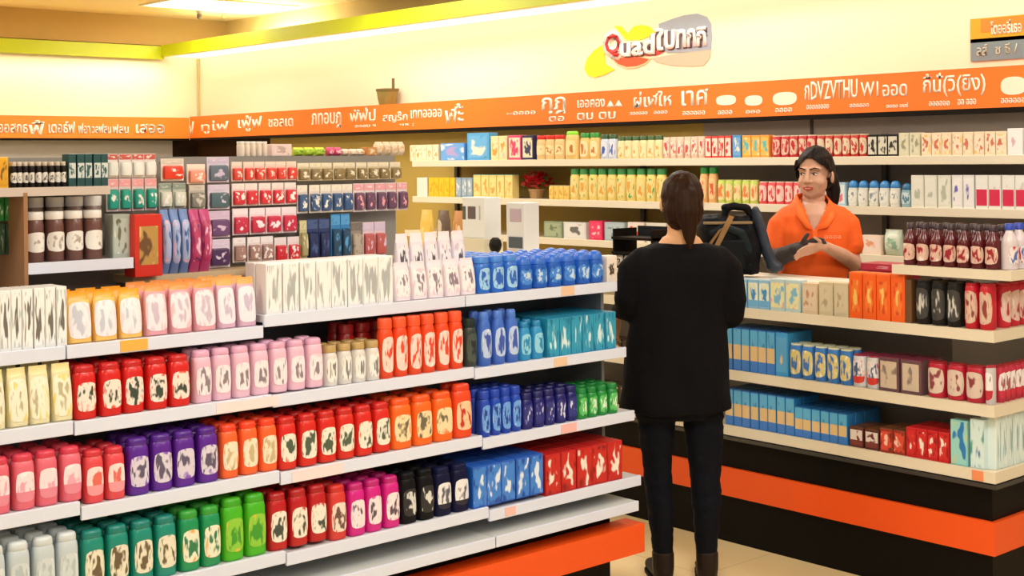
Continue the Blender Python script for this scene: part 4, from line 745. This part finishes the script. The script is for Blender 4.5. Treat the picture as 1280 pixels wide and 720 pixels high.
def folds(me, amp, sc, seed=0, zs=1.0, fn=None):
    co_ = [v.co.copy() for v in me.vertices]; nr = [v.normal.copy() for v in me.vertices]; flat = []
    for c, nn in zip(co_, nr):
        p = Vector((c.x*sc+seed, c.y*sc, c.z*sc*zs)); n = noise.noise(p)+.5*noise.noise(p*2.1)
        flat.extend(c+nn*n*amp*(fn(c) if fn else 1))
    me.vertices.foreach_set('co', flat); me.update()
def piece(name, me, m, parent, smooth=True):
    me.materials.clear(); me.materials.append(m)
    return link(name, me, None, parent, smooth=smooth)
def turn(me, rz, rx, pivot, ry=0):
    M = Matrix.Translation(pivot) @ Matrix.Rotation(rz, 4, 'Z') @ Matrix.Rotation(ry, 4, 'Y') @ Matrix.Rotation(rx, 4, 'X')
    me.transform(M); return me
YAW = math.atan2(-.663, .749)
def at(px, D):
    X = (px-640)/1700*D; return (FW*D+RT*X)
SKIN = mat('c98f68', .5, var=.05, vscale=20); SKIN2 = mat('cc9c82', .5, var=.05, vscale=20)
def finger(root, d1, L, r, curl, n=3, down=(0, 0, -1)):
    p = Vector(root); d = Vector(d1).normalized(); dn = Vector(down).normalized(); pts = [(tuple(p), r)]
    for k in range(n):
        p = p+d*L/n; pts.append((tuple(p), r*(1-.12*(k+1)))); d = (d*math.cos(curl)+dn*math.sin(curl)).normalized(); dn = (dn-d*dn.dot(d)).normalized()
    return ('p', pts)
def hand(wrist, d, side, nrm, curl=.35, r=.0078, size=1.0):
    """palm from the wrist along d, fingers spread along side, palm facing nrm; five unequal fingers"""
    W = Vector(wrist); d = Vector(d).normalized(); s = Vector(side).normalized(); n = Vector(nrm).normalized(); k = size
    out = [('p', [(tuple(W), .021*k), (tuple(W+d*.02*k), .020*k)])]
    for q in (-.024, -.009, .007, .022): out.append(('p', [(tuple(W+d*.015*k+s*q*.6*k), .014*k), (tuple(W+d*.075*k+s*q*k), .012*k)]))
    for q, L in ((-.027, .062), (-.009, .076), (.009, .082), (.027, .072)):
        out.append(finger(W+d*.075*k+s*q*k, d+s*q*.9, L*k, r*k, curl, 3, n))
    out.append(finger(W+d*.02*k+s*.026*k, d*.65+s*.9+n*.3, .060*k, r*1.15*k, curl*.7, 2, n))
    return out

# --- customer, seen from behind (local x to the side, y away from the lens, z up)
D1 = 5.38; p_ = at(845, D1)
cust = empty('person', (p_.x, p_.y, 0), YAW); tag(cust, 'person in black sweater and dark trousers with long ponytail, back turned, at counter', 'person')
hx = .022
prims = [('e', (hx, .0, 1.525), (.076, .094, .100)), ('e', (hx, .045, 1.475), (.058, .055, .075)), ('e', (hx, .105, 1.49), (.012, .016, .016)),
         ('e', (hx-.079, .01, 1.495), (.010, .018, .030)), ('e', (hx+.079, .01, 1.495), (.010, .018, .030)),
         ('p', [((hx, .012, 1.46), (.056, .058, .05)), ((.018, .0, 1.36), (.060, .060, .05))]),
         ('p', [((.015, .0, 1.35), (.085, .06, .035)), ((.012, .0, 1.29), (.13, .07, .03))]),
         ('l', [(0, .0, .86, .165, .10), (0, 0, .98, .14, .09), (.005, 0, 1.1, .145, .095), (.01, 0, 1.22, .165, .10), (.012, 0, 1.28, .15, .08), (.012, 0, 1.31, .11, .06)]),
         ('p', [((-.15, 0, 1.265), .040), ((-.198, .0, 1.10), .034), ((-.236, .09, 1.055), .025)]),
         ('p', [((.175, 0, 1.265), .040), ((.212, .0, 1.09), .034), ((.15, .19, 1.13), .028)]),
         ('p', [((-.08, 0, .84), .072), ((-.084, .0, .47), .044), ((-.068, -.006, .08), .030), ((-.066, .10, .045), .026)]),
         ('p', [((.088, 0, .84), .072), ((.105, .0, .47), .046), ((.106, -.006, .08), .031), ((.107, .10, .045), .026)])]
prims += hand((-.238, .095, 1.052), (-.12, .35, -.75), (-.9, -.3, .1), (.6, .2, -.1), .35)
prims += hand((.15, .19, 1.13), (-.3, .9, .25), (.9, .3, 0), (0, .2, -1), .35)
piece('skin_body', cloud(prims, .0055, 4), mat('d6a070', .5, var=.05, vscale=20), cust)
BLKK = mat('0c0b0e', .85, bump=.25, bscale=220)
sw = cloud([('l', [(-.010, 0, .685, .224, .150), (-.010, 0, .70, .225, .152), (-.008, 0, .80, .212, .145), (-.004, 0, .92, .198, .135), (.0, 0, 1.04, .186, .125), (.008, 0, 1.14, .182, .122), (.012, 0, 1.24, .188, .120), (.014, 0, 1.29, .185, .11), (.016, 0, 1.328, .150, .085), (.018, 0, 1.345, .105, .062)], 2.4),
            ('p', [((-.135, 0, 1.272), .062), ((-.178, -.002, 1.235), .062), ((-.193, -.005, 1.13), .062), ((-.192, .01, 1.085), .052), ((-.222, .055, 1.075), .038)]),
            ('p', [((.160, 0, 1.272), .062), ((.200, -.002, 1.235), .064), ((.218, -.005, 1.12), .060), ((.212, .01, 1.065), .058), ((.155, .16, 1.12), .046)])], .008, 5)
folds(sw, .016, 8, 3, .55, lambda c: .25+max(0, 1.3-c.z)*1.1); piece('sweater', sw, BLKK, cust)
tr = cloud([('l', [(0, 0, .66, .170, .125), (0, 0, .80, .17, .12), (0, 0, .93, .145, .10)]),
            ('p', [((-.085, 0, .74), (.088, .10, .08)), ((-.088, .0, .62), (.078, .088, .08)), ((-.084, .005, .45), (.060, .066, .06)), ((-.078, -.012, .31), (.056, .064, .06)), ((-.068, -.006, .105), (.040, .046, .03))]),
            ('p', [((.092, 0, .74), (.088, .10, .08)), ((.098, .0, .62), (.082, .09, .08)), ((.105, .005, .45), (.066, .070, .06)), ((.106, -.012, .31), (.060, .066, .06)), ((.106, -.006, .105), (.043, .047, .03))])], .007, 5)
folds(tr, .005, 13, 9, 1.6); piece('trousers', tr, mat('0e1018', .8, bump=.15, bscale=300), cust)
BOOT = mat('2a2019', .5, var=.2, vscale=14)
for sx in (-.068, .106):
    k = -1 if sx < 0 else 1
    bt_ = cloud([('p', [((sx, -.008, .125), (.045, .050, .012)), ((sx, -.010, .06), (.044, .055, .02)), ((sx, 0, .040), (.043, .060, .028))]), ('p', [((sx, .02, .035), (.042, .05, .028)), ((sx+k*.015, .15, .030), (.044, .05, .022)), ((sx+k*.02, .19, .028), (.034, .03, .018))])], .005, 3)
    bo = piece('boot', bt_, BOOT, cust)
    bm = bmesh.new(); prism(bm, [(sx-.036, -.062), (sx+.036, -.062), (sx+.044, .0), (sx+k*.015+.044, .15), (sx+k*.02+.02, .222), (sx+k*.02-.02, .222), (sx+k*.015-.044, .15), (sx-.044, 0)], 0, .014); link('sole', bm, mat('14100d', .7), bo)
hair_m = bpy.data.materials.new('hair'); hair_m.use_nodes = True; nt = hair_m.node_tree; hb = nt.nodes['Principled BSDF']
def hairmat(mt, c0, c1, sc=(90, 90, 5)):
    nt = mt.node_tree; hb = nt.nodes['Principled BSDF']; tc = nt.nodes.new('ShaderNodeTexCoord'); mp = nt.nodes.new('ShaderNodeMapping'); mp.inputs['Scale'].default_value = sc
    n = nt.nodes.new('ShaderNodeTexNoise'); n.inputs['Scale'].default_value = 1.2; n.inputs['Detail'].default_value = 3; nt.links.new(tc.outputs['Object'], mp.inputs[0]); nt.links.new(mp.outputs[0], n.inputs['Vector'])
    mx = nt.nodes.new('ShaderNodeMix'); mx.data_type = 'RGBA'; mx.inputs[6].default_value = lin(c0); mx.inputs[7].default_value = lin(c1); nt.links.new(n.outputs['Fac'], mx.inputs[0]); nt.links.new(mx.outputs[2], hb.inputs['Base Color'])
    bp = nt.nodes.new('ShaderNodeBump'); bp.inputs['Strength'].default_value = .25; bp.inputs['Distance'].default_value = .004; nt.links.new(n.outputs['Fac'], bp.inputs['Height']); nt.links.new(bp.outputs['Normal'], hb.inputs['Normal']); hb.inputs['Roughness'].default_value = .5; hb.inputs['Specular IOR Level'].default_value = .12
hairmat(hair_m, '190d06', '38200f')
hr = cloud([('e', (hx, -.004, 1.532), (.087, .100, .102)), ('e', (hx-.012, -.035, 1.475), (.070, .062, .085)), ('e', (hx+.012, -.035, 1.475), (.070, .062, .085)),
            ('p', [((hx+.004, -.075, 1.53), (.050, .035, .05)), ((hx+.008, -.095, 1.47), (.044, .032, .05)), ((hx+.014, -.098, 1.42), (.034, .026, .04)), ((hx+.018, -.094, 1.37), (.022, .018, .03)), ((hx+.017, -.090, 1.328), (.008, .008, .012))])], .005, 4)
# clear the face and the ears
bm = bmesh.new(); bm.from_mesh(hr)
bmesh.ops.delete(bm, geom=[v for v in bm.verts if v.co.y > .055 and v.co.z < 1.555], context='VERTS'); bm.to_mesh(hr); bm.free()
folds(hr, .0035, 45, 2, .15); piece('hair', hr, hair_m, cust)

# --- cashier behind the counter, facing the lens, head turned towards the customer
D2 = 6.25; p_ = at(1015, D2)
cas = empty('person', (p_.x, p_.y, 0), YAW); tag(cas, 'person in orange polo shirt with dark ponytail standing behind the counter', 'person')
HP = Vector((.012, .0, 1.495)); HZ = math.radians(-34); HX = math.radians(2)
hd = [('e', (0, .018, .125), (.076, .092, .098)), ('e', (0, -.012, .075), (.067, .078, .075)), ('e', (0, -.020, .045), (.056, .062, .058)), ('e', (0, -.048, .018), (.028, .028, .022)),
      ('e', (-.036, -.045, .068), (.026, .026, .026)), ('e', (.036, -.045, .068), (.026, .026, .026)),
      ('p', [((0, -.080, .118), (.009, .009, .01)), ((0, -.096, .086), (.012, .012, .010)), ((0, -.101, .076), (.013, .011, .009))]), ('e', (-.012, -.088, .073), (.008, .009, .007)), ('e', (.012, -.088, .073), (.008, .009, .007)),
      ('p', [((-.045, -.060, .130), (.012, .010, .007)), ((-.015, -.074, .133), (.012, .010, .007))]), ('p', [((.045, -.060, .130), (.012, .010, .007)), ((.015, -.074, .133), (.012, .010, .007))]),
      ('e', (0, -.078, .048), (.022, .010, .010)),
      ('e', (-.077, .02, .090), (.008, .018, .030)), ('e', (.077, .02, .090), (.008, .018, .030))]
RM = Matrix.Translation(HP) @ Matrix.Rotation(HZ, 4, 'Z') @ Matrix.Rotation(HX, 4, 'X')
def hp(p): return tuple(RM @ Vector(p))
R3 = RM.to_3x3()
def rotprims(pr):
    out = []
    for q in pr:
        if q[0] == 'e': out.append(('e', hp(q[1]), q[2], R3))
        else:
            for (a_, ra), (b_, rb) in zip(q[1], q[1][1:]):
                for k in range(7):
                    t = k/6; out.append(('e', hp(Vector(a_).lerp(Vector(b_), t)), [ra[i]+(rb[i]-ra[i])*t for i in range(3)], R3))
    return out
body = rotprims(hd)
body += [('p', [((.014, .012, 1.54), (.050, .052, .04)), ((.005, .008, 1.47), (.054, .054, .04)), ((.0, .01, 1.43), (.07, .055, .035))]),
         ('l', [(0, 0, .86, .165, .115), (0, 0, 1.0, .13, .09), (0, 0, 1.15, .135, .095), (.003, 0, 1.27, .145, .10), (.003, 0, 1.37, .145, .085), (.003, 0, 1.42, .10, .06), (.003, .005, 1.46, .07, .058)]),
         ('p', [((.130, 0, 1.385), .040), ((.182, -.02, 1.19), .038), ((.10, -.15, 1.235), .034), ((-.005, -.245, 1.285), .024)]),
         ('p', [((-.125, 0, 1.385), .040), ((-.195, -.04, 1.22), .038), ((-.14, -.17, 1.25), .030), ((-.112, -.225, 1.272), .022)]),
         ('p', [((-.085, 0, .86), .088), ((-.09, 0, .48), .056), ((-.09, 0, .09), .036), ((-.09, -.11, .04), .033)]),
         ('p', [((.085, 0, .86), .088), ((.09, 0, .48), .056), ((.09, 0, .09), .036), ((.09, -.11, .04), .033)])]
body += hand((-.01, -.250, 1.290), (-1, -.10, -.30), (.2, -.55, .80), (.1, .5, -.8), .22, .0078, .92)
body += hand((-.112, -.225, 1.272), (.75, -.40, .30), (-.2, -.3, .9), (.2, .6, -.6), .45, .0072, .72)
piece('skin_body', cloud(body, .0042, 3), SKIN2, cas)
def part_e(name, plist, m, vox=.0022, sm=2): return piece(name, cloud(rotprims(plist), vox, sm), m, cas)
part_e('lips', [('p', [((-.021, -.0815, .0475), (.006, .004, .0035)), ((0, -.0895, .0505), (.008, .004, .0045)), ((.021, -.0815, .0475), (.006, .004, .0035))]), ('p', [((-.017, -.082, .041), (.006, .004, .0045)), ((0, -.0885, .038), (.009, .0045, .0055)), ((.017, -.082, .041), (.006, .004, .0045))])], mat('b5493c', .4))
part_e('teeth', [('p', [((-.010, -.0885, .0445), (.004, .003, .0018)), ((.010, -.0885, .0445), (.004, .003, .0018))])], mat('ece2d8', .4))
for s in (-1, 1):
    part_e('eye', [('e', (s*.030, -.0705, .108), (.0135, .007, .0062))], mat('e8e0d8', .3))
    part_e('iris', [('e', (s*.030-.003, -.0765, .108), (.0055, .0025, .0055))], mat('1a1210', .2))
    part_e('eyelid', [('p', [((s*.017, -.0755, .112), (.004, .003, .0018)), ((s*.030, -.0785, .1155), (.005, .003, .002)), ((s*.044, -.070, .1115), (.004, .003, .0018))])], mat('2a1a14', .5))
    part_e('eyebrow', [('p', [((s*.014, -.083, .130), (.005, .003, .003)), ((s*.032, -.080, .136), (.006, .003, .003)), ((s*.050, -.067, .131), (.004, .003, .002))])], mat('2c1c16', .6))
hm2 = bpy.data.materials.new('hair'); hm2.use_nodes = True; hairmat(hm2, '0c0807', '241812')
hr = cloud(rotprims([('e', (0, .022, .135), (.086, .102, .105)), ('e', (-.012, .04, .09), (.074, .078, .07)), ('e', (.012, .04, .09), (.074, .078, .07)),
     ('p', [((-.074, -.030, .145), (.010, .018, .03)), ((-.078, -.018, .10), (.008, .014, .02))]), ('p', [((.074, -.030, .145), (.010, .018, .03)), ((.078, -.012, .105), (.008, .014, .02))])]), .0045, 3)
inv = RM.inverted(); bm = bmesh.new(); bm.from_mesh(hr)
def faceside(c):
    q = inv @ c
    hl = .168+.012*math.cos(q.x*28)-.9*abs(q.x)**1.35*1.2      # hairline arching over the forehead
    return q.y < -.018 and q.z < hl
bmesh.ops.delete(bm, geom=[v for v in bm.verts if faceside(v.co)], context='VERTS')
bm.to_mesh(hr); bm.free(); folds(hr, .002, 40, 5, .3); piece('hair', hr, hm2, cas)
pt = cloud([('p', [((.075, .085, 1.615), (.040, .042, .04)), ((.108, .105, 1.575), (.038, .040, .045)), ((.120, .10, 1.52), (.034, .036, .045)), ((.118, .09, 1.475), (.026, .028, .03)), ((.112, .085, 1.44), (.010, .012, .015))])], .005, 4)
folds(pt, .003, 40, 1, .2); piece('ponytail', pt, hm2, cas)
OR = mat('f2600e', .75, var=.05, vscale=10, bump=.1, bscale=260)
sh = cloud([('l', [(0, 0, .93, .178, .128), (0, 0, 1.02, .158, .115), (0, -.002, 1.13, .153, .115), (.002, -.004, 1.24, .168, .124), (.003, -.004, 1.34, .175, .118), (.003, 0, 1.41, .165, .098), (.003, .003, 1.445, .135, .080), (.004, .006, 1.468, .092, .070), (.004, .010, 1.490, .070, .066)], 2.3),
            ('p', [((.118, 0, 1.398), .058), ((.158, -.004, 1.362), .062), ((.176, -.014, 1.275), .060)]),
            ('p', [((-.112, 0, 1.398), .058), ((-.150, -.008, 1.362), .060), ((-.182, -.026, 1.265), .052)])], .0065, 4)
folds(sh, .009, 9, 4, .8, lambda c: .3+max(0, 1.45-c.z)*2.0)
bm = bmesh.new(); bm.from_mesh(sh)
def vee(c):
    return c.y < .03 and c.z > 1.345 and abs(c.x-(-.022+(c.z-1.345)*.18)) < (c.z-1.345)*.44
bmesh.ops.delete(bm, geom=[v for v in bm.verts if vee(v.co) or v.co.z > 1.486], context='VERTS'); bm.to_mesh(sh); bm.free()
piece('polo_shirt', sh, OR, cas)
# chest skin seen in the open collar
piece('chest', cloud([('l', [(.002, -.03, 1.25, .10, .07), (.002, -.03, 1.34, .10, .078), (.003, -.022, 1.42, .085, .072), (.004, -.008, 1.465, .058, .058), (.004, 0, 1.475, .05, .05)])], .005, 3), SKIN2, cas)
# collar flaps and placket
OR2 = mat('f86a14', .7)
for s in (-1, 1):
    bm = bmesh.new()
    P = [(s*.022-.004, .075, 1.515), (s*.066, .035, 1.508), (s*.070+.002, -.035, 1.482), (s*.046-.006, -.104, 1.405), (-.018+s*.008, -.128, 1.350), (s*.050-.010, -.134, 1.362), (s*.094, -.088, 1.415), (s*.106, .0, 1.455), (s*.080, .065, 1.475), (s*.022, .090, 1.485)]
    t_ = [bm.verts.new(q) for q in P]
    for a_, b_, c_, d_ in ((0, 1, 8, 9), (1, 2, 7, 8), (2, 3, 6, 7), (3, 4, 5, 6)): bm.faces.new((t_[a_], t_[b_], t_[c_], t_[d_]))
    bmesh.ops.recalc_face_normals(bm, faces=bm.faces[:]); bmesh.ops.solidify(bm, geom=bm.faces[:], thickness=.006)
    o = link('collar', bm, OR2, cas, smooth=True)
link('placket', B(-.032, -.010, -.140, -.126, 1.240, 1.350, bev=.003), OR2, cas)
glyphs([('ออออ', .060, .075, 1.318, .014)], mat('f7b48c', .5), 'chest_print', cas, depth=.001, dy=-.134)
tr = cloud([('l', [(0, 0, .82, .180, .125), (0, 0, .93, .172, .12)]), ('p', [((-.088, 0, .86), .092), ((-.09, 0, .48), .066), ((-.09, 0, .06), .052)]), ('p', [((.088, 0, .86), .092), ((.09, 0, .48), .066), ((.09, 0, .06), .052)])], .009, 4)
piece('trousers', tr, mat('1a1a20', .8), cas)
for s in (-.09, .09):
    piece('shoe', cloud([('p', [((s, .0, .04), (.044, .055, .036)), ((s, -.13, .034), (.044, .055, .030)), ((s, -.17, .030), (.036, .04, .026))])], .006, 3), mat('141414', .5), cas)
gv = cloud([('p', [((-.196, -.050, 1.215), .046), ((-.165, -.13, 1.235), .042), ((-.125, -.205, 1.262), .036), ((-.112, -.225, 1.272), .033)])]+hand((-.112, -.225, 1.272), (.75, -.40, .30), (-.2, -.3, .9), (.2, .6, -.6), .45, .0125, .80), .004, 3)
folds(gv, .003, 25, 2); piece('dark_glove', gv, mat('37302f', .75), cas)

# --- black bag held between them on the worktop
pb = at(908, 6.02)
bag = empty('shoulder_bag', (pb.x, pb.y, 1.160), YAW); tag(bag, 'large black shoulder bag with tan strap on worktop between both people', 'bag')
BG = mat('0d0e11', .55, bump=.2, bscale=90)
bb = cloud([('l', [(.02, 0, .005, .115, .060), (.02, 0, .03, .128, .070), (.01, 0, .12, .135, .075), (.0, 0, .20, .130, .065), (-.005, 0, .25, .120, .045), (-.005, 0, .265, .11, .02)], 3.2)], .006, 4)
folds(bb, .012, 11, 6); piece('body', bb, BG, bag)
ff = cloud([('p', [((-.075, -.062, .19), (.014, .012, .02)), ((-.02, -.070, .215), (.02, .014, .02)), ((.05, -.066, .19), (.022, .014, .02)), ((.085, -.058, .11), (.02, .014, .03)), ((.085, -.052, .05), (.02, .014, .02))])], .005, 3); piece('piping', ff, mat('1d262b', .4), bag)
link('front_pocket', B(-.06, .065, -.082, -.06, .03, .16, bev=.008), mat('13161a', .5), bag)
hb_ = cloud([('p', [((-.02, 0, .25), .016), ((.0, 0, .298), .018), ((.03, 0, .305), .019), ((.055, 0, .30), .018)]), ('p', [((.055, 0, .30), .018), ((.085, 0, .298), .017), ((.11, 0, .26), .016)]), ('e', (.0, 0, .30), (.028, .02, .018)), ('e', (.085, 0, .295), (.024, .02, .016))], .005, 3); piece('handle', hb_, BG, bag)
st = cloud([('p', [((.125, -.01, .285), (.018, .03, .02)), ((.145, -.02, .21), (.026, .034, .03)), ((.165, -.02, .12), (.026, .036, .03)), ((.195, -.02, .05), (.026, .04, .03)), ((.205, -.02, .035), (.04, .045, .028))])], .006, 4); folds(st, .006, 14, 8); piece('blue_black_sling', st, mat('27303f', .6), bag)
bm = bmesh.new()
tp = [(-.075, -.085, .125), (-.052, -.085, .125), (.005, -.088, .235), (.018, -.088, .262), (-.005, -.088, .268), (-.022, -.088, .235)]
v_ = [bm.verts.new(q) for q in tp]; bm.faces.new(v_); bmesh.ops.solidify(bm, geom=bm.faces[:], thickness=.012)
link('tan_strap', bm, mat('c39a63', .6), bag)
bm = bmesh.new(); v_ = [bm.verts.new(q) for q in [(-.115, -.080, .115), (-.095, -.080, .120), (-.03, -.083, .215), (-.05, -.083, .205)]]; bm.faces.new(v_); bmesh.ops.solidify(bm, geom=bm.faces[:], thickness=.01)
link('tan_strap', bm, mat('b88c58', .6), bag)
link('zip_band', B(-.115, .10, -.075, -.062, .228, .240, bev=.003), mat('8a7350', .5), bag)
